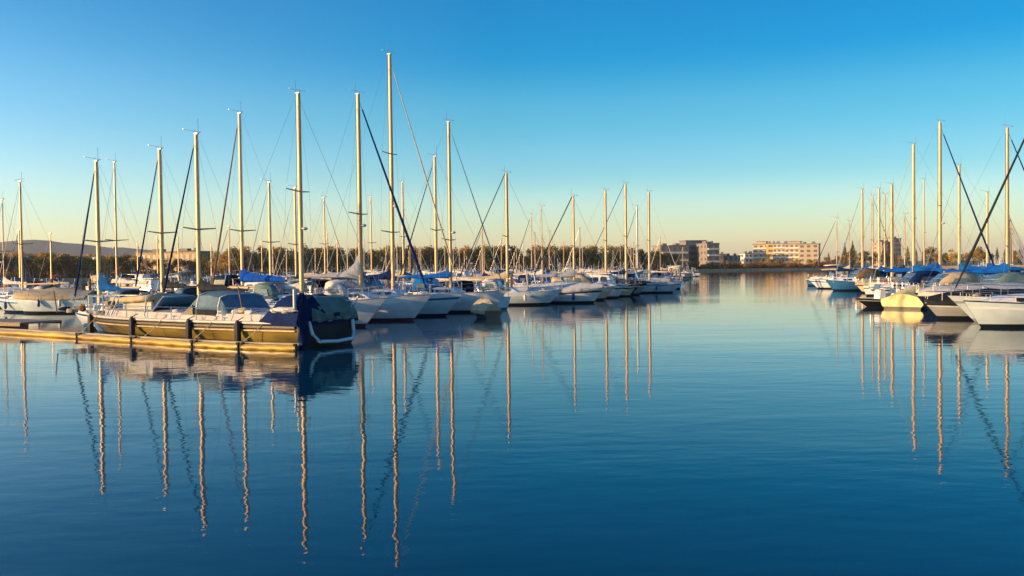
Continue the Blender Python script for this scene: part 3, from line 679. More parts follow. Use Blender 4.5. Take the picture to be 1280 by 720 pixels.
def building(px, d, wd, h, wall, label, dp=12, rz=0, floors=4, bays=6, pent=None, balcony=True, base=None, gable=False, name='apartment_building', cat='building'):
    p = atdist(px, d); z0 = base if base is not None else land_h(px, d)-0.2
    root = empty(name, (p.x, p.y, z0), R(rz)); tag(root, label, cat)
    bm = bmesh.new(); add_box(bm, (0, 0, h/2), (wd, dp, h)); build('wall', bm, WALLM[wall], root, smooth=False)
    bm = bmesh.new()
    if gable:
        secs = [[Vector((sx*(wd/2+0.3), -dp/2-0.4, h-0.05)), Vector((sx*(wd/2+0.3), 0, h+dp*0.22)), Vector((sx*(wd/2+0.3), dp/2+0.4, h-0.05))] for sx in (-1, 1)]
        loft(bm, secs, closed=True, cap=True)
    else: add_box(bm, (0, 0, h+0.18), (wd+0.6, dp+0.6, 0.36))
    rf = build('roof', bm, TILE if gable else ROOFM, root, smooth=False)
    if pent:
        bm = bmesh.new(); add_box(bm, (pent[0], 0, h+0.36+pent[2]/2), (pent[1], dp*0.7, pent[2])); build('penthouse', bm, WALLM[wall], root, smooth=False)
        bm = bmesh.new(); add_box(bm, (pent[0], 0, h+0.36+pent[2]+0.1), (pent[1]+1, dp*0.7+1, 0.2)); build('penthouse_roof', bm, ROOFM, root, smooth=False)
    elif not gable:
        for q in (-0.25, 0.2):
            bm = bmesh.new(); add_box(bm, (wd*q, 0, h+0.9), (wd*0.14, dp*0.35, 1.1)); build('roof_plant', bm, WALLM['grey'], root, smooth=False)
    me = None; fh = h/floors
    for f in range(floors):
        for i in range(bays):
            x = -wd/2+wd*(i+0.5)/bays
            if me is None:
                bm = bmesh.new(); add_box(bm, (0, 0, 0), (wd/bays*0.52, 0.12, fh*0.5)); o = build('window', bm, WIN, root, smooth=False); me = o.data
            else: o = bpy.data.objects.new('window', me); C.objects.link(o); o.parent = root
            o.location = (x, -dp/2-0.01, fh*(f+0.55))
        if balcony and f:
            bm = bmesh.new(); add_box(bm, (0, -dp/2-0.55, fh*f+0.45), (wd*0.9, 1.1, 0.9)); build('balcony', bm, WALLM['white' if wall != 'grey' else 'taupe'], root, smooth=False)
    nb = max(1, int(dp/4)); bm = None; me2 = None
    for f in range(floors):
        for i in range(nb):
            for sx in (-1, 1):
                if me2 is None:
                    bm = bmesh.new(); add_box(bm, (0, 0, 0), (0.12, dp/nb*0.4, fh*0.45)); o = build('side_window', bm, WIN, root, smooth=False); me2 = o.data
                else: o = bpy.data.objects.new('side_window', me2); C.objects.link(o); o.parent = root
                o.location = (sx*(wd/2+0.01), -dp/2+dp*(i+0.5)/nb, fh*(f+0.55))
    return root
building(838, 470, 16, 12.2, 'taupe', 'low brown apartment block at the left end of the far shore buildings', rz=12, floors=3, bays=5)
building(864, 480, 21, 12.5, 'grey', 'dark grey apartment block with roof storey on far shore', rz=14, floors=4, bays=6, pent=(1, 12, 2.3))
building(885, 465, 7, 13.0, 'taupe', 'tall narrow taupe block at right end of the dark buildings', rz=14, floors=4, bays=2)
building(900, 500, 6, 7.8, 'taupe', 'small taupe house right beside the dark apartment blocks', dp=7, floors=2, bays=3, balcony=False, name='house', cat='house')
building(915, 480, 8, 6.6, 'pink', 'small sunlit pinkish house between the two groups of apartment blocks', rz=-25, floors=2, bays=3, balcony=False, dp=6, name='house', cat='house')
building(935, 512, 7, 8.2, 'white', 'small white house close left of the cream apartment blocks', rz=10, floors=3, bays=3, dp=7, balcony=False, name='house', cat='house')
building(953, 497, 9, 13.0, 'cream', 'leftmost cream apartment block with brown roof terrace', rz=-24, floors=5, bays=3, dp=9, pent=(0, 5, 1.2))
building(965, 491.5, 5, 13.2, 'ochre', 'narrow bright ochre yellow stair tower among cream apartment blocks', rz=-24, floors=5, bays=1, dp=9, balcony=False)
building(978, 485, 9, 13.0, 'cream', 'cream apartment block right of the ochre stair tower', rz=-24, floors=5, bays=4, dp=9)
building(994, 477, 10, 12.6, 'stone', 'wide sunlit apartment block left of the pale stone end block', rz=-24, floors=5, bays=4, dp=9, pent=(0, 6, 1.0))
building(1012, 468, 10, 12.2, 'stone', 'pale stone apartment block at right end of the cream blocks', rz=-24, floors=5, bays=3, dp=10, balcony=False)
building(1101, 560, 5, 15, 'pink', 'hazy pinkish tower block behind the right hand masts, left one', rz=15, floors=6, bays=3, dp=8, balcony=False)
building(1116, 560, 6, 17, 'pink', 'hazy pinkish tower block behind the right hand masts, right taller one', rz=15, floors=6, bays=3, dp=8, balcony=False)
building(218, 345, 30, 9.2, 'sand', 'long sandy golden building with flat grey roof on far left bank', dp=9, rz=-22, floors=2, bays=11, balcony=False, name='harbour_building')
building(184, 350, 11, 7.4, 'sand', 'small sandy annexe at the left end of the long golden building', dp=8, rz=-22, floors=2, bays=4, balcony=False, gable=True, name='harbour_building')
for i, px in enumerate((3, 12, 21, 33, 44, 52, 64, 77, 86, 97, 108, 121, 132, 141, 152, 163)):
    d = 560+(i*37 % 90)
    building(px, d, rt.uniform(6, 10), rt.uniform(4.2, 6.5), 'white', 'small white house on hillside above the left trees, %s from the left' % ordinal(i), dp=8, rz=rt.uniform(-30, 30), floors=2, bays=3, balcony=False, gable=True, name='house', cat='house')

# ================================================================== BOATS
def aftfix(): pass
SY = sailing_yacht
yachts = []
def sy(px, fy, ty, label, **k):
    o = SY(label, G(px, fy), top_y=ty, **k); yachts.append(o); return o
# left group, bows to the left
sy(29, 390, 227, 'pale sailboat at left picture edge with bare mast above orange clutter', heading=165, L=8, J=2.6, hullc='pale', stripe='blue', boot='navy', cover=None, jib='white', jibr=0.03, hood='white', mastw=0.17, vane=1)  # blue-grey shade on the hull is put into its pale colour
sy(6, 384, 250, 'thin masted sailboat cut by the left picture edge', heading=150, L=8, J=2.6, mastw=0.10, cover='white', jib=None, hood=None)
sy(125, 410, 202, 'sailboat with bright blue upright sail cover and dark furled jib, behind launch bow', heading=149, L=8.2, J=2.3, mastw=0.235, cover='blue', cover_tall=1.15, coverfat=0.2, hood='steel', fend=0)
sy(147, 387, 203, 'far slim masted sailboat just right of the blue upright sail cover', heading=149, L=9, J=3, mastw=0.17, jib=None, cover='white', hood=None, spreads=(0.47,))
sy(204, 404, 187, 'sailboat behind launch windscreen, mast second from the blue upright cover, dark furled jib', heading=149, L=8.6, J=2.7, mastw=0.26, cover='dark', hood='steel', jibr=0.06)
sy(250, 415, 168, 'sailboat close behind launch sprayhood with thick mast and blue furled jib', heading=149, L=8.2, J=2.9, mastw=0.24, cover='dark', hood=None, fend=0, jibr=0.065)
sy(304, 399, 142, 'sailboat with long bright blue boom cover and brown furled jib', heading=149, L=9, J=2.9, mastw=0.23, cover='blue', jib='brown', hood='navy', spreads=(0.43,), jibr=0.07, boomz=2.4, coverfat=0.42)
sy(339, 384, 228, 'far sailboat whose mast stands between brown jib yacht and tall spreader mast', heading=152, L=9, J=3, mastw=0.24, cover='steel', jib='lilac', jibr=0.04, hood='white')
# left group, bows to the right along the channel
sy(378, 407.5, 117, 'white sailboat with red waterline behind black stern, tall mast with wide spreaders', heading=-18, L=10.6, J=4.7, B=3.2, hullc='white', stripe='white', boot='maroon', cover='white', jib=None, hood='green', mastw=0.27, spreads=(0.58,), boomz=2.05, coverfat=0.17, cover_tall=0.25, Fs=1.12, Fb=1.5)
sy(371, 382, 235, 'sailboat whose shorter mast stands just behind the wide spreader mast', heading=150, L=9, J=3, mastw=0.22, cover='navy', jib='white', jibr=0.035)
sy(452, 400, 118, 'white sailboat with maroon bottom and long dark blue furled jib crossing the tallest mast', heading=-20, L=9.3, J=4.3, B=3.1, boot='maroon', stripe='white', cover='lilac', cover_tall=1.5, jib='navy', jibr=0.095, mastw=0.27, hood='white', spreads=(0.47,), boomz=2.6, Fs=1.12, Fb=1.5)
sy(492, 394.5, 68, 'sailboat with the tallest mast and pale furled jib, black bottom', heading=-22, L=11, J=4.7, B=3.3, stripe='blue', boot='black', hullc='pale', cover='navy', jib='beige', jibr=0.06, mastw=0.27, hood='steel', spreads=(0.32, 0.62), vane=-1, Fs=1.12, Fb=1.5)
sy(546, 387, 196, 'far sailboat with dark furled jib sloping left behind the tallest mast', heading=157, L=9, J=3.4, mastw=0.22, cover='white', jib='dark', jibr=0.055)
sy(564, 390, 153, 'white sailboat with inflatable at its bow, mast right of the tallest, steel blue jib', heading=-22, L=9.5, J=3.9, stripe='white', boot='black', cover='blue', jib='steel', jibr=0.05, mastw=0.24, hood='blue', spreads=(0.38,), Fs=1.12, Fb=1.5)
sy(505, 370, 228, 'distant sailboat with small spreader mast just right of the tallest mast', heading=158, L=9, J=3, mastw=0.22, cover='navy', jib='white', jibr=0.035)
sy(465, 366, 246, 'distant thin masted sailboat left of the tallest mast', heading=158, L=9, J=3, mastw=0.17, jib=None, cover='white')
sy(407, 368, 247, 'distant sailboat mast midway between wide spreader mast and dark blue jib mast', heading=-22, L=9, J=3.6, mastw=0.2, cover='beige', jib='lilac', jibr=0.06)
sy(635, 381, 217, 'pale blue sailboat with black waterline and steel blue line sloping left from its mast', heading=-14, L=9.2, J=4.2, hullc='pale', stripe='white', boot='black', cover='beige', jib=None, back_thick=0.035, mastw=0.26, hood='white')
sy(665, 362, 268, 'distant sailboat with short dark leaning furled jib right of the pale blue yacht', heading=160, L=8.5, J=3, mastw=0.10, cover='blue', jib='dark', jibr=0.06)
sy(678, 366, 258, 'distant sailboat with pale thin mast behind the pale blue yacht', heading=-20, L=8.5, J=3, mastw=0.12, jib=None, cover='white')
sy(687, 360, 290, 'tiny far sailboat with short grey mast before the trees', heading=-20, L=7, J=2.6, mastw=0.12, jib=None, cover='navy', wires=False)
sy(718, 375, 246, 'cream sailboat glowing in the sun at the channel edge, reddish mast', heading=-14, L=8.2, J=3.5, hullc='cream', stripe='white', boot='black', cover='lilac', jib=None, back_thick=0.045, mastw=0.20, hood='beige', coverfat=0.4)
sy(758, 369, 238, 'sailboat with dark blue hull right of the cream yacht, pale mast', heading=-16, L=8.6, J=3.4, hullc='navy', stripe='white', boot='black', cover='beige', jib='white', jibr=0.04, mastw=0.24)
sy(783, 366.5, 230, 'white sailboat with two tone tall mast fourth from the channel mouth', heading=-18, L=9.4, J=3.6, hullc='white', stripe='blue', boot='black', cover='navy', jib=None, mastw=0.27, back_thick=0.03)
sy(797, 361, 258, 'sailboat with dark furled jib sloping left among the last masts on the left side', heading=162, L=9, J=3, mastw=0.2, cover='white', jib='dark', jibr=0.055, smast=WIRE)
sy(812, 366, 240, 'last masted sailboat at the channel end of the left pontoons', heading=-18, L=9, J=3.4, hullc='pale', stripe='blue', boot='navy', cover='steel', jib='white', jibr=0.03, mastw=0.25)
# right group
sy(1142, 373, 181, 'right side sailboat with blue boom cover, tall mast second tallest left of the tallest there', heading=150, L=9.5, J=3.2, mastw=0.24, cover='blue', jib='beige', jibr=0.03, coverfat=0.4, hood='navy', hullc='white', wires=True)
sy(1175, 370, 153, 'right side sailboat with the tallest mast there and navy jib sloping right', heading=-30, L=11, J=4.6, mastw=0.31, cover='blue', jib='navy', jibr=0.095, coverfat=0.45, hood='white')
sy(1199, 367, 207, 'right side sailboat with slim pale mast just right of the tallest mast', heading=150, L=9.5, J=3.2, mastw=0.25, cover='blue', jib='lilac', jibr=0.03, coverfat=0.45)
sy(1234, 364, 241, 'right side sailboat with short pinkish mast between crossing furled jibs', heading=150, L=9, J=3, mastw=0.22, cover='blue', jib=None, coverfat=0.45)
sy(1259, 377.5, 160, 'right side sailboat with tall mast near picture edge and spreaders low down', heading=-30, L=10, J=4, mastw=0.24, cover='blue', jib='navy', jibr=0.08, coverfat=0.42, spreads=(0.32,), hood='white')
SY('pale grey pointed sailboat at right with long black furled jib rising off the picture', G(1332, 400), H=13.8, heading=184, L=13, J=5.9, hullc='pale', stripe='grey', boot='grey', cover='white', jib='dark', jibr=0.075, mastw=0.24, hood='dark', boomz=2.3)
for i, (px, fy, ty, lab) in enumerate(((1046, 361, 273, 'distant sailboat at the channel end of the right pontoons with short thin mast'), (1062, 357, 277, 'distant thin masted sailboat before the cypresses at right'), (1078, 362, 237, 'right side distant sailboat, leftmost of the cluster of tall golden masts'), (1091, 360, 245, 'right side distant sailboat, second of the cluster of golden masts'), (1099, 362, 236, 'right side distant sailboat, third of the cluster of golden masts'), (1106, 359, 243, 'right side distant sailboat, fourth of the cluster of golden masts'), (1115, 364, 231, 'right side distant sailboat, thick mast at right end of the golden cluster'), (1131, 358, 268, 'distant sailboat with leaning grey mast between golden cluster and tall masts'), (1155, 362, 225, 'distant thin grey masted sailboat left of the tallest right side mast'))):
    sy(px, fy, ty, lab, heading=150 if i % 2 == 0 else -28, L=8.6, J=3, mastw=[.09, .09, .22, .18, .24, .2, .3, .14, .13][i], cover=['navy', 'beige', 'blue', 'white', 'blue', 'white', 'blue', 'navy', 'blue'][i], jib=['dark', None, 'lilac', 'dark', None, 'beige', None, 'lilac', None][i], jibr=0.05, hullc=['white', 'blue', 'white', 'cream', 'white', 'pale', 'white', 'grey', 'white'][i], detail=False, fend=0)

# ---- motor and other boats, hand placed
def mb(px, py, label, **k): return motorboat(label, G(px, py), **k)
mb(1204, 410, 'nearest pale white motorboat at right edge of the picture, bow pointing left', heading=190, L=9.5, B=3.0, hullc='pale', stripe='white', boot='black', canopy=None, style='cuddy', Fs=0.95, Fb=1.25, railh=0.3)  # pale hull colour stands in for blue-grey shade on the side
mb(1154, 399, 'dark grey hulled boat with black cluttered deck cover, right side', heading=188, L=7.5, B=2.8, hullc='grey', stripe='white', boot='black', canopy='dark', style='covered', Fs=0.9, Fb=0.95)
mb(1143, 388, 'boat under long pale pointed winter cover behind the dark grey hull', heading=186, L=9, B=3.0, hullc='navy', stripe='navy', boot='black', canopy='white', style='covered', Fs=1.0, Fb=1.1)
mb(1148, 384, 'sunlit yellow cream motorboat with stern to the channel on the right side', heading=48, L=6.4, B=2.9, hullc='yellow', stripe='yellow', boot='black', canopy='yellow', style='covered', Fs=0.6, Fb=1.1, motor=False, from_center=True)
mb(1100, 383, 'small dark open boat with outboard and white clutter at the right pontoons', heading=190, L=3.8, B=1.8, hullc='black', stripe='grey', boot='black', canopy=None, style='open', Fs=0.5, Fb=0.6, detail=False, from_center=True)
mb(1131, 375, 'motorboat under rounded navy canopy behind the yellow boat', heading=185, L=6, B=2.7, hullc='white', canopy='navy', style='cuddy', from_center=True, Fs=0.95, Fb=1.1)
mb(1066, 363, 'bright blue hulled motorboat at the channel end of right pontoons', heading=185, L=6.2, B=2.8, hullc='blue', stripe='blue', boot='navy', canopy='brown', style='cuddy', from_center=True)
mb(1106, 366, 'long beige covered boat between blue hull and yellow boat', heading=180, L=6, B=2.6, hullc='cream', stripe='brown' if False else 'navy', canopy='beige', style='covered', from_center=True, Fs=0.9, Fb=1.0)
mb(1168, 378, 'white motorboat with beige arched canopy under the tallest right side mast', heading=180, L=6.5, B=2.8, canopy='beige', style='cuddy', from_center=True, Fs=0.9, Fb=1.05)
mb(1232, 379, 'low white motorboat with grey green canopy behind the black covered deck', heading=178, L=7.5, B=2.8, canopy='green', Fs=0.8, Fb=1.0, from_center=True)
mb(1040, 360, 'small cream motorboat nearest the channel mouth on the right', heading=170, L=4.5, B=2, hullc='cream', canopy='white', style='open', from_center=True)
# left
mb(68, 391, 'white boat under long pale rounded winter cover near the left edge', heading=178, L=6.3, B=2.8, hullc='pale', stripe='white', boot='black', canopy='beige', style='covered', Fs=1.2, Fb=1.3, from_center=True)  # white hull in the pale tone, shade painted into the colour
mb(412, 400, 'motorboat under grey green tarpaulin between black stern and white hull', heading=160, L=6.0, B=2.8, canopy='green', style='cuddy', hullc='white', from_center=True, Fs=1.1, Fb=1.2) if False else None
mb(323, 397, 'small white cabin motorboat with navy windows behind the launch stern', heading=165, L=6.0, B=2.5, canopy='white', style='wheelhouse', from_center=True)
mb(800, 362, 'white motorboat at left channel end with dark waterline', heading=-16, L=8.5, B=3, hullc='white', stripe='blue', boot='black', canopy='white', style='cuddy', from_center=True)
mb(827, 359.5, 'teal blue small motorboat at the tip of the left pontoons', heading=-10, L=7, B=3, hullc='pale', stripe='teal', boot='black', canopy='steel', style='cuddy', from_center=True)
mb(844, 359, 'small dark bowed boat at the very tip of the left pontoons', heading=-30, L=3.5, B=1.6, hullc='navy', stripe='navy', boot='black', canopy='dark', style='covered', from_center=True, detail=False)
mb(776, 368.5, 'grey boat with dark stern seen between cream yacht and white channel boats', heading=-20, L=5.5, B=2.4, hullc='grey', stripe='white', boot='black', canopy='dark', style='covered', from_center=True)
mb(604, 397, 'grey inflatable with white cover tied at the bow before the pale yacht', heading=125, L=2.2, B=1.3, motor=False, hullc='black', stripe='grey', boot='black', canopy='beige', style='covered', from_center=True, Fs=0.45, Fb=0.6, detail=False)

# ---- the long launch in front
LA = 149.4
LP = G(62, 419); PE = G(362, 437.5)
axis = Vector((math.cos(R(LA)), math.sin(R(LA)), 0)); side = Vector((-axis.y, axis.x, 0))   # side = port = towards camera/left... checked below
away = Vector((-side.x, -side.y, 0)) if side.y < 0 else side
LL = (LP-PE).length+0.2; LB = 3.3
mid = (LP+PE)/2+away*(LB/2+0.35)
ang = math.atan2((LP-PE).y, (LP-PE).x)
launch = empty('launch', (mid.x, mid.y, 0), ang)
tag(launch, 'long low launch with glossy golden olive hull and navy stern cover in the left foreground', 'launch')
near = -1 if (Matrix.Rotation(ang, 3, 'Z') @ Vector((0, 1, 0))).y > 0 else 1     # local y sign of the camera side
def s_at(px, yoff=None):
    yo = near*LB/2 if yoff is None else yoff; lo, hi = -LL/2-2, LL/2+2; M = Matrix.Rotation(ang, 3, 'Z')
    for _ in range(40):
        mm = (lo+hi)/2
        if proj(mid+M @ Vector((mm, yo, 1.0)))[0] > px: lo = mm
        else: hi = mm
    return lo
OLIVE = pm('olive_hull_gold_reflect', (0.21, 0.15, 0.028), 0.16, 0.6, 0.55, coat=0.8, stretch=(0.6, 1, 1.6), dirt=(0.03, 0.03, 0.015), dirt_amt=0.75)  # golden reflections are put into the hull colour, among dark blotches
GUN = pm('launch_gunwale', (0.52, 0.49, 0.45), 0.4, 0.12, 2, dirt=grime, dirt_amt=0.3)
lfs, lfb = 1.02, 1.0
def lhw(t): return halfw(t, LB, 0.92, 3.4)
hull(launch, LL, LB, lfs, lfb, [OLIVE, pm('dark_strake', (0.035, 0.028, 0.022), 0.35, 0.3, 3, coat=0.3), GEL['black'], pm('matt_black_transom', (0.010, 0.010, 0.012), 0.75, 0.3, 2)], stern_w=0.92, full=3.4, rake=1.0, srake=0.0, hard=True, black_transom=True)
def strake(name, z, r, mat, off=0.03, t0=0.01, t1=0.97, squash=1.0):
    for s in (-1, 1):
        bm = bmesh.new(); pts = []
        for i in range(21):
            t_ = t0+(t1-t0)*i/20; d = 1-z/sheer(t_, lfs, lfb)
            pts.append((-LL/2+LL*t_-1.0*d*t_**3, s*(lhw(t_)+off), z+sheer(t_, lfs, lfb)-sheer(0.5, lfs, lfb)))
        add_tube(bm, pts, r, n=6, squash=squash); build(name, bm, mat, launch)
strake('gunwale', 0.90, 0.065, GUN, 0.02)
strake('shadow_board', 0.745, 0.085, pm('black_board', (0.025, 0.02, 0.016), 0.5, 0.3, 3), 0.0)  # dark band along the hull below the gunwale
strake('rubbing_strake', 0.60, 0.04, pm('strake_wood', (0.42, 0.33, 0.20), 0.45, 0.25, 3), 0.03)
bm = bmesh.new(); secs = []
for i in range(15):
    t_ = 0.05+0.86*i/14; x = -LL/2+LL*t_; wd = lhw(t_)-0.32; z = sheer(t_, lfs, lfb); h_ = 0.30*min(1, (t_-0.05)*12+0.2, (0.93-t_)*8+0.1)
    secs.append([Vector((x, wd*a, z-0.05+h_*b+(0.05 if b else 0))) for a, b in ((-1, 0), (-0.93, 0.8), (-0.75, 1.0), (0, 1.25), (0.75, 1.0), (0.93, 0.8), (1, 0))])
loft(bm, secs, cap=True); build('cabin_trunk', bm, pm('weathered_deckhouse', (0.40, 0.38, 0.37), 0.5, 0.2, 2.5, dirt=grime, dirt_amt=0.4), launch)
zt = 0.98+0.26
# hanging fenders (dark piles) along the camera side
for px in (97, 165, 237, 297):
    x = s_at(px, near*(LB/2+0.1)); t_ = (x+LL/2)/LL
    bm = bmesh.new(); y = near*(lhw(t_)+0.16)
    add_tube(bm, [(x, y, 1.02), (x, y, 0.85), (x, y, 0.2), (x, y, -0.15)], [0.05, 0.13, 0.14, 0.10], n=8)
    build('fender', bm, RUBBER, launch)
    bm = bmesh.new(); add_tube(bm, [(x, y, 1.0), (x, y-near*0.3, 1.12)], 0.02, n=4); build('fender_rope', bm, ROPE, launch)
for px in (112, 205, 268, 330):     # mooring lines down to the boom, and cleats
    x = s_at(px); t_ = (x+LL/2)/LL; y = near*(lhw(t_)+0.03)
    bm = bmesh.new(); add_tube(bm, [(x, y-near*0.12, 1.06), (x+0.1, y+near*0.05, 0.9), (x+0.5, y+near*0.2, 0.5), (x+0.9, y+near*0.3, 0.22)], 0.018, n=5); build('mooring_line', bm, ROPE, launch)
    bm = bmesh.new(); add_tube(bm, [(x-0.14, y-near*0.14, 1.11), (x+0.14, y-near*0.14, 1.11)], 0.022, n=5); add_tube(bm, [(x, y-near*0.14, 1.0), (x, y-near*0.14, 1.11)], 0.03, n=5); build('cleat', bm, STEEL, launch)
# bow pulpit and side rails
bm = bmesh.new(); xb = LL/2
def le(t_, s): return Vector((-LL/2+LL*t_, s*(lhw(t_)-0.08), sheer(t_, lfs, lfb)))
ts = (0.80, 0.85, 0.90, 0.94, 0.985)
path = [le(q, 1)+Vector((0, 0, 0.85)) for q in ts]+[le(q, -1)+Vector((0, 0, 0.85)) for q in reversed(ts)]
add_tube(bm, path, 0.028, n=6); add_tube(bm, [p-Vector((0, 0, 0.4)) for p in path], 0.018, n=5)
for q in ts:
    for s in (-1, 1): add_tube(bm, [le(q, s), le(q, s)+Vector((0, 0, 0.85))], 0.022, n=5)
build('bow_pulpit', bm, STEEL, launch)
for s in (-1, 1):
    bm = bmesh.new(); ts = [0.06+0.1*i for i in range(8)]
    for q in ts: add_tube(bm, [le(q, s), le(q, s)+Vector((0, 0, 0.5))], 0.018, n=5)
    add_tube(bm, [le(q, s)+Vector((0, 0, 0.5)) for q in ts], 0.012, n=4)
    build('guard_rail', bm, STEEL, launch)
# fore awning on slanted struts
xa, xc = s_at(172), s_at(131)
bm = bmesh.new(); secs = []
for k in range(5):
    x = xa+(xc-xa)*k/4; z = zt+0.62-0.03*k+0.02*(k % 2)
    secs.append([Vector((x, q*1.15, z+0.14*(1-q*q))) for q in (-1, -0.6, 0, 0.6, 1)])
loft(bm, secs); o = build('awning', bm, CAN['beige'], launch); o.modifiers.new('t', 'SOLIDIFY').thickness = 0.2
bm = bmesh.new()
for s in (-1, 1):
    for x, dx in ((xc, 0.5), (xc-0.35, 0.5), (xa+0.1, 0.0)):
        add_tube(bm, [(x+dx, s*1.25, 1.0), (x, s*1.12, zt+0.62)], 0.035, n=5)
build('awning_frame', bm, PLASTIC, launch)
bm = bmesh.new(); add_box(bm, ((xa+xc)/2, 0, zt+0.2), (abs(xa-xc)*0.9, 1.7, 0.42), bevel=0.05); build('companionway_box', bm, GEL['grey'], launch)
# windscreen left of the console clutter
x = s_at(178)
bm = bmesh.new(); secs = [[Vector((x+0.3-0.35*q*q, q*1.2, zt)), Vector((x-0.35-0.35*q*q, q*1.1, zt+0.62))] for q in (-1, -.6, -.2, .2, .6, 1)]
loft(bm, secs); o = build('windscreen', bm, SCREEN, launch); o.modifiers.new('t', 'SOLIDIFY').thickness = 0.03
bm = bmesh.new(); add_tube(bm, [q[1] for q in secs], 0.035, n=5); add_tube(bm, [q[0] for q in secs], 0.035, n=5)
for q in secs: add_tube(bm, q, 0.025, n=5)
build('windscreen_frame', bm, STEEL, o)
for px in (188, 199, 207):
    x = s_at(px, 0); bm = bmesh.new(); yy = 0.45 if px != 199 else -0.45
    add_box(bm, (x, yy, zt+0.25), (0.5, 0.5, 0.3), bevel=0.06); add_box(bm, (x-0.22, yy, zt+0.55), (0.12, 0.5, 0.5), bevel=0.05, ry=-0.15); build('seat', bm, CAN['white' if px != 199 else 'navy'], launch)
# large sprayhood
xs0, xs1 = s_at(276), s_at(214)
bm = bmesh.new(); secs = []
for k, hh, ww in ((0, 0.03, 1.0), (0.10, 0.5, 1.0), (0.22, 1.0, 0.98), (0.45, 1.12, 0.97), (0.66, 1.08, 0.96), (0.86, 0.5, 0.97), (1.0, 0.02, 0.98)):
    x = xs0+(xs1-xs0)*k; secs.append([Vector((x, 1.25*ww*a, zt-0.22+0.98*hh*b)) for a, b in ((-1, 0), (-0.99, 0.5), (-0.9, 0.86), (-0.55, 0.98), (0, 1.0), (0.55, 0.98), (0.9, 0.86), (0.99, 0.5), (1, 0))])
loft(bm, secs); hood = build('sprayhood', bm, CAN['steel'], launch)
bm = bmesh.new()
for i in (2, 4): add_tube(bm, [p*1.0+Vector((0, 0, 0.01)) for p in secs[i]], 0.035, n=5)
for s in (0, -1): add_tube(bm, [secs[2][s*1], secs[6][s*1]], 0.03, n=5)
build('hood_frame', bm, PLASTIC, hood)
for a0, a1, zz in ((0.70, 0.93, 0.55),):
    bm = bmesh.new(); y = near*1.262
    x0_, x1_ = xs0+(xs1-xs0)*a0, xs0+(xs1-xs0)*a1
    tri = [(x0_ if a0 > .5 else x1_, zt-0.1), (x1_ if a0 > .5 else x0_+0.1, zt-0.1), (x0_+0.05 if a0 > .5 else x1_, zt-0.22+0.98*0.55)]
    vs = [[bm.verts.new((p[0], y+dy, p[1])) for p in tri] for dy in (-0.03, 0.03)]
    bm.faces.new(vs[0]); bm.faces.new(vs[1])
    for i in range(3): bm.faces.new((vs[0][i], vs[0][(i+1) % 3], vs[1][(i+1) % 3], vs[1][i]))
    build('side_window', bm, GLASS, hood)
bm = bmesh.new(); xm = (xs0+xs1)/2; add_box(bm, (xm, near*1.235, zt+0.0), (abs(xs0-xs1)*0.5, 0.04, 0.26), bevel=0.01); build('side_panel', bm, CAN['dark'], hood)
# folded grey tender-like tarp behind the hood
x = s_at(292, 0); bm = bmesh.new()
add_tube(bm, [(x+1.1, -0.7, zt+0.05), (x+0.6, -0.5, zt+0.5), (x, -0.2, zt+0.55), (x-0.7, 0.2, zt+0.18), (x-1.0, 0.5, zt+0.02)], [0.12, 0.24, 0.3, 0.26, 0.1], n=10, squash=1.8); build('rolled_tarpaulin', bm, CAN['lilac'], launch)
for k, (px, zz) in enumerate(((300, .1), (308, .16), (316, .08), (226, .05), (252, .05), (284, .1))):
    bm = bmesh.new(); x = s_at(px, near*0.9); blob(bm, (x, near*(1.0), zt-0.05+zz), (0.3, 0.22, 0.13), k, 0.25); build('deck_bag', bm, [CAN['white'], CAN['beige'], PLASTIC][k % 3], launch)
rc = random.Random(77)
for k in range(16):      # loose gear along the deck
    px = rc.choice([70, 76, 84, 92, 104, 112, 118, 126, 140, 150, 184, 192, 196, 204, 211, 282, 288, 306, 312])+rc.uniform(-2, 2); yy = rc.uniform(-1.0, 1.0); x = s_at(px, yy)
    zz = 1.0 if px < 128 else zt-0.02; bm = bmesh.new()
    if k % 4 == 0: add_box(bm, (x, yy, zz+0.16), (rc.uniform(.3, .6), rc.uniform(.25, .5), rc.uniform(.25, .4)), rz=rc.uniform(0, 3), bevel=0.03); build('deck_box', bm, rc.choice([PLASTIC, GEL['grey'], TEAK]), launch)
    elif k % 4 == 1: add_tube(bm, [(x, yy, zz), (x+rc.uniform(-.3, .3), yy, zz+rc.uniform(.7, 1.2))], 0.03, n=5); build('deck_pole', bm, rc.choice([STEEL, PLASTIC, TEAK]), launch)
    elif k % 4 == 2: blob(bm, (x, yy, zz+0.12), (rc.uniform(.2, .35), rc.uniform(.15, .3), rc.uniform(.12, .28)), k, 0.3); build('canvas_bundle', bm, rc.choice([CAN['navy'], CAN['beige'], CAN['dark'], CAN['brown']]), launch)
    else:
        for q_ in range(3): add_tube(bm, [(x+0.24*math.cos(q), yy+0.24*math.sin(q), zz+0.03+q_*0.05) for q in [i*math.pi/6 for i in range(13)]], 0.03, n=5, cap=False)
        build('rope_coil', bm, ROPE, launch)
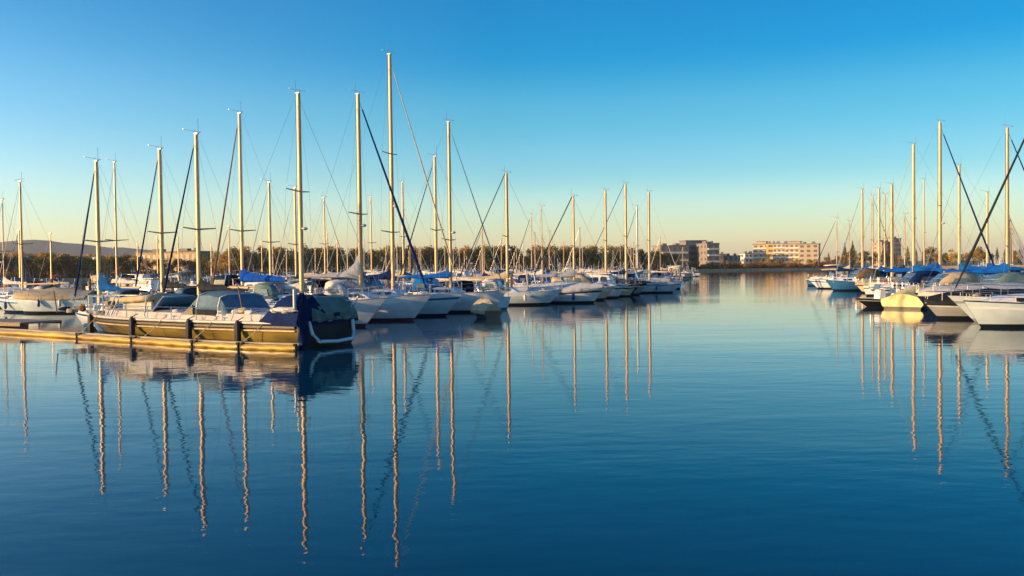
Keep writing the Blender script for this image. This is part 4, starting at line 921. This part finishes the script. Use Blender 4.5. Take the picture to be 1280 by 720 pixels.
# navy stern cover, heaped canvas
x0_, x1_ = s_at(371), s_at(322)
bm = bmesh.new(); secs = []; rr = random.Random(3)
for i in range(13):
    k = i/12; x = x0_+(x1_-x0_)*k; hh = (0.95 if k < 0.62 else 0.95-1.9*(k-0.62))+rr.uniform(-.05, .05)
    if k > 0.95: hh = 0.1
    secs.append([Vector((x+rr.uniform(-.03, .03), 1.62*a, 0.92+(hh+0.12)*b*(0.35 if (a*near < 0.35 and k < 0.3) else 1))) for a, b in ((-1, -0.08), (-1.02, 0.1), (-0.92, 0.5), (-0.7, 0.86), (-0.3, 1.0), (0.1, 0.97), (0.5, 1.02), (0.8, 0.8), (0.96, 0.45), (1.02, 0.08), (1, -0.08))])
loft(bm, secs, cap=True); o = build('stern_cover', bm, CAN['navy'], launch)
bm = bmesh.new()
for k in range(6): blob(bm, (s_at(345+k*4.5, near*1.5), near*(1.45+0.03*k), 1.42+0.03*(k % 3)), (0.32, 0.2, 0.09), k, 0.3)
build('white_sail_bundle', bm, CAN['white'], launch)
bm = bmesh.new(); secs = []
for z, r_ in ((0.05, 0.16), (0.35, 0.24), (0.7, 0.20), (1.05, 0.27), (1.4, 0.22), (1.75, 0.27), (2.0, 0.2), (2.1, 0.08)):
    secs.append([Vector((-LL/2-0.02+0.7*r_*math.cos(q)*(1+0.28*math.sin(3*q+z*3)), near*1.35+r_*0.9*math.sin(q), z)) for q in [i*math.pi/5 for i in range(10)]])
loft(bm, secs, closed=True, cap=True); build('bunched_canvas', bm, CAN['navy'], launch)
bm = bmesh.new(); add_tube(bm, [(-LL/2+0.05, near*1.66, 1.5), (-LL/2+0.05, near*1.66, 2.25)], 0.06, n=6); build('stern_post', bm, PLASTIC, launch)

# ---- yellow floating boom in front of it: log segments, each a thing of its own
YEL = pm('weathered_yellow', (0.50, 0.33, 0.018), 0.38, 0.35, 1.2, coat=0.4, stretch=(0.5, 1, 1), dirt=(0.2, 0.10, 0.02), dirt_amt=0.6)
bp = [(-30, 415.5), (98, 423.5), (166, 428.3), (242, 433.5), (300, 436.5), (372, 438.8)]
labs = ['yellow floating boom segment cut by the left picture edge', 'yellow floating boom segment below the launch bow', 'yellow floating boom segment amidships of the launch', 'yellow floating boom segment below the launch sprayhood', 'yellow brown floating boom end segment at the launch stern']
for i in range(5):
    a_, b_ = G(*bp[i]), G(*bp[i+1]); d_ = (b_-a_); root = empty('floating_boom', (a_+b_)/2, math.atan2(d_.y, d_.x)); tag(root, labs[i], 'floating boom', 'boom segments along the launch')
    l_ = d_.length-0.12; bm = bmesh.new(); n = 10
    add_tube(bm, [(-l_/2+l_*k/n, 0, 0.10+0.015*math.sin(k*1.7+i)) for k in range(n+1)], [0.08]+[0.125+0.008*math.sin(k*2.1) for k in range(n-1)]+[0.10], n=10); build('float', bm, YEL, root)
    bm = bmesh.new(); add_box(bm, (0, 0.26, 0.22), (l_, 0.22, 0.08), bevel=0.02); build('walkway_board', bm, pm('grey_board', (0.36, 0.30, 0.20), 0.7, 0.3, 3, stretch=(0.3, 3, 1)), root)
    for sx in (-1, 1):
        bm = bmesh.new(); add_tube(bm, [(sx*(l_/2-0.05), 0, -0.06), (sx*(l_/2-0.05), 0, 0.26)], 0.09, n=8); build('joint_collar', bm, RUBBER, root)

# ---- gear on the black stern of the launch
x = -LL/2
bm = bmesh.new(); add_tube(bm, [(x-0.05, near*1.05, 1.0), (x-0.2, near*1.0, 0.5), (x-0.45, near*0.85, 0.24), (x-0.5, 0, 0.2), (x-0.45, -near*0.9, 0.24), (x-0.2, -near*1.2, 0.5), (x-0.05, -near*1.3, 0.95)], 0.07, n=7); build('stern_bracket', bm, GEL['pale'], launch)
bm = bmesh.new(); add_box(bm, (x-0.28, -near*0.1, 0.2), (0.45, 1.7, 0.06), bevel=0.02); build('bathing_platform', bm, GEL['grey'], launch)
bm = bmesh.new(); secs = []; rr = random.Random(8)
for k in range(7):
    q_ = k/6; yy = near*(0.9-2.5*q_); secs.append([Vector((x-0.08+1.5*a+rr.uniform(-.03, .03), yy, 1.0+(0.95+rr.uniform(-.05, .05))*b*(0.45 if k == 6 else 1))) for a, b in ((0, 0), (0.03, 0.6), (0.12, 0.92), (0.4, 1.0), (0.8, 0.93), (1, 0.6))])
loft(bm, secs); o = build('stern_tarpaulin', bm, CAN['green'], launch); o.modifiers.new('t', 'SOLIDIFY').thickness = 0.03
bm = bmesh.new()
for k in range(4): blob(bm, (x+0.1, near*(0.5-0.5*k), 1.06), (0.2, 0.3, 0.12), k, 0.3)
build('mooring_bundle', bm, CAN['lilac'], launch)
bm = bmesh.new(); add_tube(bm, [(x+0.1, -near*1.2, 1.0), (x-0.1, -near*1.25, 1.7), (x-0.1, -near*0.9, 1.75)], 0.03, n=6); add_tube(bm, [(x+0.3, -near*1.5, 1.0), (x-0.15, -near*1.55, 1.9)], 0.03, n=6); build('stern_rail', bm, PLASTIC, launch)

# ---- pontoons
def pontoon(a_, b_, wd, label, piles=3):
    d_ = b_-a_; root = empty('pontoon', (a_+b_)/2, math.atan2(d_.y, d_.x)); tag(root, label, 'pontoon'); l_ = d_.length
    bm = bmesh.new(); add_box(bm, (0, 0, 0.48), (l_, wd, 0.10), bevel=0.01); build('planking', bm, PLANK, root)
    n = max(1, int(l_/4)); me = None
    for i in range(n):
        x = -l_/2+l_*(i+0.5)/n
        if me is None: bm = bmesh.new(); add_box(bm, (0, 0, 0.14), (2.6, wd*0.9, 0.56), bevel=0.04); o = build('float', bm, CONC, root); me = o.data
        else: o = bpy.data.objects.new('float', me); C.objects.link(o); o.parent = root
        o.location = (x, 0, 0)
    for s in (-1, 1): bm = bmesh.new(); add_box(bm, (0, s*(wd/2+0.04), 0.42), (l_, 0.07, 0.16)); build('edge_board', bm, TEAK, root)
    for i in range(piles):
        bm = bmesh.new(); x = -l_/2+l_*(i+0.5)/piles; add_tube(bm, [(x, wd/2+0.25, -1), (x, wd/2+0.25, 2.1), (x, wd/2+0.25, 2.3)], [0.15, 0.15, 0.04], n=8); build('pile', bm, pm('pile_wood', (0.16, 0.12, 0.08), 0.85, 0.3, 4), root)
    return root
pontoon(G(-60, 411), G(52, 414.5), 2.2, 'grey planked pontoon ending at the bow of the olive launch', 0)
u = Vector((math.cos(R(-20)), math.sin(R(-20)), 0)); v = Vector((-u.y, u.x, 0))

org = Vector((-6.0, 45.0, 0))
for k_, (off, lab) in enumerate(((-8.2, 'long planked pontoon behind sterns of the channel side yachts, nearest walkway'), (-33.5, 'long planked pontoon farther left among the crowded rows'), (-59.5, 'outer long planked pontoon at far left of the crowded rows'))):
    pontoon(org+u*off+v*(14 if k_ == 0 else 10), org+u*off+v*150, 1.6, lab, 26)
# ---- filler fleet: compact boats, copied
def compact_yacht(k):
    root = empty('small_yacht'); hc = ['white', 'pale', 'cream', 'white', 'navy', 'white'][k]; cc = ['white', 'blue', 'beige', 'navy', 'lilac', 'steel'][k]; H = [8.2, 7.0, 9.0, 7.6, 6.6, 8.6][k]
    L, B = 7.6, 2.6; hull(root, L, B, 0.85, 1.1, [GEL[hc], GEL['blue' if k % 2 else 'white'], GEL['black'], GEL[hc]])
    cabin(root, -1.0, 2.0, 0.95, 0.6, 0.9, 0.42, GEL['white'], nwin=2)
    bm = bmesh.new(); add_tube(bm, [(0.7, 0, 1.0), (0.7, 0, H)], 0.10, n=6, r2=0.075); add_box(bm, (0.68, 0, H+0.05), (0.3, 0.2, 0.1)); build('mast', bm, ALU, root)
    bm = bmesh.new(); add_tube(bm, [(0.6, 0, 2.0), (-2.6, 0, 2.05)], 0.06); bo_ = build('boom', bm, ALU, root); sail_cover(bo_, 0.75, -2.6, 2.0, CAN[cc], 0.32, 0.4, k)
    bm = bmesh.new(); add_tube(bm, [(3.5, 0, 1.1), (0.8, 0, H*0.96)], 0.05 if k % 2 else 0.015, n=5); build('furled_jib' if k % 2 else 'forestay', bm, CAN['lilac'] if k % 2 else WIRE, root)
    for s in (-1, 1): bm = bmesh.new(); add_tube(bm, [(0.5, s*1.15, 0.95), (0.7, 0, H*0.95)], 0.010, n=4); build('shroud', bm, WIRE, root)
    bm = bmesh.new()
    for t in (0.05, 0.3, 0.55, 0.8, 0.97):
        for s in (-1, 1): q = Vector((-L/2+L*t, s*(halfw(t, B, .72, 2.2)-.06), 0.9)); add_tube(bm, [q, q+Vector((0, 0, .75))], 0.02, n=4)
    for s in (-1, 1): add_tube(bm, [(-L/2+L*t, s*(halfw(t, B, .72, 2.2)-.06), 1.62) for t in (0.05, 0.3, 0.55, 0.8, 0.97)], 0.012, n=4)
    build('guard_rail', bm, STEEL, root)
    if k % 3 != 2: sprayhood(root, -1.5, 1.1, 0.95, 1.1, 0.75, CAN[['navy', 'beige', 'navy', 'steel', 'dark', 'blue'][k]])
    return root
def compact_motor(k):
    st = ['cuddy', 'covered', 'wheelhouse', 'cuddy', 'covered', 'open'][k]
    return motorboat(None, (0, 0, 0), 0, L=[7, 7.5, 8, 6.5, 6.5, 6][k], hullc=['white', 'white', 'cream', 'white', 'blue', 'white'][k], canopy=['navy', 'white', None, 'beige', 'blue', 'steel'][k], style=st, from_center=True, name='cabin_boat' if st in ('cuddy', 'wheelhouse') else 'covered_boat' if st == 'covered' else 'open_boat', detail=k in (0, 3), motor=k % 2 == 0)
def extras(root, k):
    r_ = random.Random(k+50)
    for j in range(3):
        bm = bmesh.new(); x, y = r_.uniform(-2.8, 0.5), r_.uniform(-.8, .8); add_tube(bm, [(x, y, 1.0), (x-0.15, y, r_.uniform(2.3, 3.6))], 0.022, n=4); build('whip_aerial', bm, PLASTIC, root)
    bm = bmesh.new(); x = -2.2; hz = 2.25+0.2*(k % 3); add_tube(bm, [(x, -1.05, 0.9), (x-0.3, -0.95, hz), (x-0.3, 0.95, hz), (x, 1.05, 0.9)], 0.045, n=5); build('stern_arch', bm, STEEL if k % 2 else PLASTIC, root)
    for s in (-1, 1):
        for x in (-1.9, 0.3, 1.6): fender(root, x, s*1.42, 0.85, FENDB if (k+int(x)) % 3 == 0 else FENDW, ln=0.6, r=0.13)
    bm = bmesh.new(); add_tube(bm, [(-3.2, 0.6+0.26*math.cos(q), 1.5+0.26*math.sin(q)) for q in [i*math.pi/6 for i in range(13)]], 0.07, n=6, cap=False); build('lifebuoy', bm, ORANGE if k % 2 else FENDW, root)
    return root
cy = [extras(compact_yacht(k), k) for k in range(6)]; cm = [extras(compact_motor(k), k+1) for k in range(6)]
def kids(o):
    CH[o.name] = children(o)
    for c in CH[o.name]: kids(c)
for o in cy+cm: kids(o)
used = set()
occupied = [(o.location.x, o.location.y, o.rotation_euler.z) for o in bpy.data.objects if o.parent is None and o.name.split('.')[0] in ('sailing_yacht', 'motorboat', 'launch') and o not in cy+cm]
def capsule_pts(x, y, a): return [(x+math.cos(a)*q, y+math.sin(a)*q) for q in (-3.4, -1.7, 0, 1.7, 3.4)]
occ_pts = [p for o in occupied for p in capsule_pts(*o)]
def free(x, y, a, m=2.6): return all((px_-x0)**2+(py_-y0)**2 > m*m for px_, py_ in capsule_pts(x, y, a) for x0, y0 in occ_pts if abs(y0-py_) < 4)
fills = []
rf = random.Random(21)
def fill(x, y, a, yacht, s=1.0):
    src = (cy if yacht else cm)[rf.randrange(6)]
    if src.name in used: o = copy_tree(src)
    else: o = src; used.add(src.name)
    o.location = (x, y, 0); o.rotation_euler = (0, 0, a); o.scale = (s, s, s*rf.uniform(.96, 1.04)); occ_pts.extend(capsule_pts(x, y, a)); fills.append((o, yacht, src))
# left field
origin = Vector((-6.0, 45.0, 0))
for col in range(1, 7):
    for r_ in range(0, 46):
        p = origin+u*(-1-13.0*col-(3 if col > 1 else 0)*0)+v*(4.4*r_+rf.uniform(-.4, .4))
        if p.y < 52 or p.y > min(225, bank_y(p.x)-14): continue
        ppx, ppy = proj((p.x, p.y, 1.0))
        if not (-30 < ppx < 860) or (ppx < 125 and p.y < 78): continue
        a = R(160 if col % 2 else -20)+rf.uniform(-.04, .04)
        if rf.random() < (0.34 if p.y < 110 else 0.25): continue
        if not free(p.x, p.y, a): continue
        yy = rf.random() < (0.06 if p.y < 95 else 0.35 if p.y < 140 else 0.62)
        fill(p.x, p.y, a, yy, (0.95 if yy and p.y > 140 else 1.0)*rf.uniform(.85, 1.1))
# first column beyond the heroes along the channel edge (left side)
for r_ in range(8, 22):
    p = origin+u*0.0+v*(3.6*r_)
    a = R(-20); ppx, _ = proj((p.x, p.y, 1))
    if ppx < 845 and free(p.x, p.y, a, 2.3): fill(p.x, p.y, a, False, rf.uniform(.85, 1.05))
# right field
ur = Vector((math.cos(R(-30)), math.sin(R(-30)), 0)); vr = Vector((-ur.y, ur.x, 0))
for col in range(0, 6):
    for r_ in range(0, 34):
        p = Vector((30, 56, 0))+ur*(12.5*col)+vr*(4.3*r_+rf.uniform(-.4, .4))
        ppx, ppy = proj((p.x, p.y, 1.0))
        edge = lerp_tab([(45, 1175), (55, 1125), (70, 1085), (99, 1052), (200, 1042)], p.y)
        if not (edge+20 < ppx < 1310) or p.y > 210 or p.y < 50: continue
        a = R(150 if col % 2 else -30)+rf.uniform(-.05, .05)
        if rf.random() < 0.22 or not free(p.x, p.y, a): continue
        yy = rf.random() < (0.25 if p.y < 90 else 0.6)
        fill(p.x, p.y, a, yy, rf.uniform(.9, 1.12))
for o in cy+cm:
    if o.name not in used:
        def kill(q):
            for c in CH.get(q.name, []): kill(c)
            bpy.data.objects.remove(q)
        kill(o)
cnt = {}
desc = {}
for i, o in enumerate(cy): desc[o.name if i not in () else ''] = None
names_y = ['white yacht with white boom cover', 'pale yacht with blue boom cover', 'cream yacht with beige boom cover', 'white yacht with navy boom cover', 'navy yacht with grey boom cover', 'white yacht with steel boom cover']
names_m = ['white cabin boat with navy canopy', 'white boat under white winter cover', 'cream wheelhouse boat', 'white cabin boat with beige canopy', 'blue hulled boat under blue cover', 'white open boat with steel blue bimini']
for o, yacht, src in sorted(fills, key=lambda q: proj(q[0].location)[0]):
    idx = (cy if yacht else cm).index(src); base = (names_y if yacht else names_m)[idx]; sd_ = 'left' if proj(o.location)[0] < 860 else 'right'
    key = (base, sd_); n_ = cnt.get(key, 0); cnt[key] = n_+1
    tag(o, '%s in the %s rows, %s such from left' % (base, sd_, ordinal(n_)), 'sailboat' if yacht else 'motorboat', ('small yachts' if yacht else 'small motorboats')+' in the crowded %s rows' % sd_)
    for q in ('label', 'category'):
        for c in o.children:
            if q in c: del c[q]
print('FILL', len(fills), 'objects', len(bpy.data.objects))

# ---- air
bm = bmesh.new(); add_box(bm, (0, 3150, 74), (9000, 7100, 150))
m = bpy.data.materials.new('haze'); m.use_nodes = True; t = m.node_tree; t.nodes.clear()
pv = t.nodes.new('ShaderNodeVolumePrincipled'); pv.inputs['Density'].default_value = 0.00009; pv.inputs['Color'].default_value = (0.85, 0.93, 1.0, 1); pv.inputs['Anisotropy'].default_value = 0.2
oo = t.nodes.new('ShaderNodeOutputMaterial'); t.links.new(pv.outputs[0], oo.inputs['Volume'])
tag(build('haze', bm, m, smooth=False), kind='stuff')
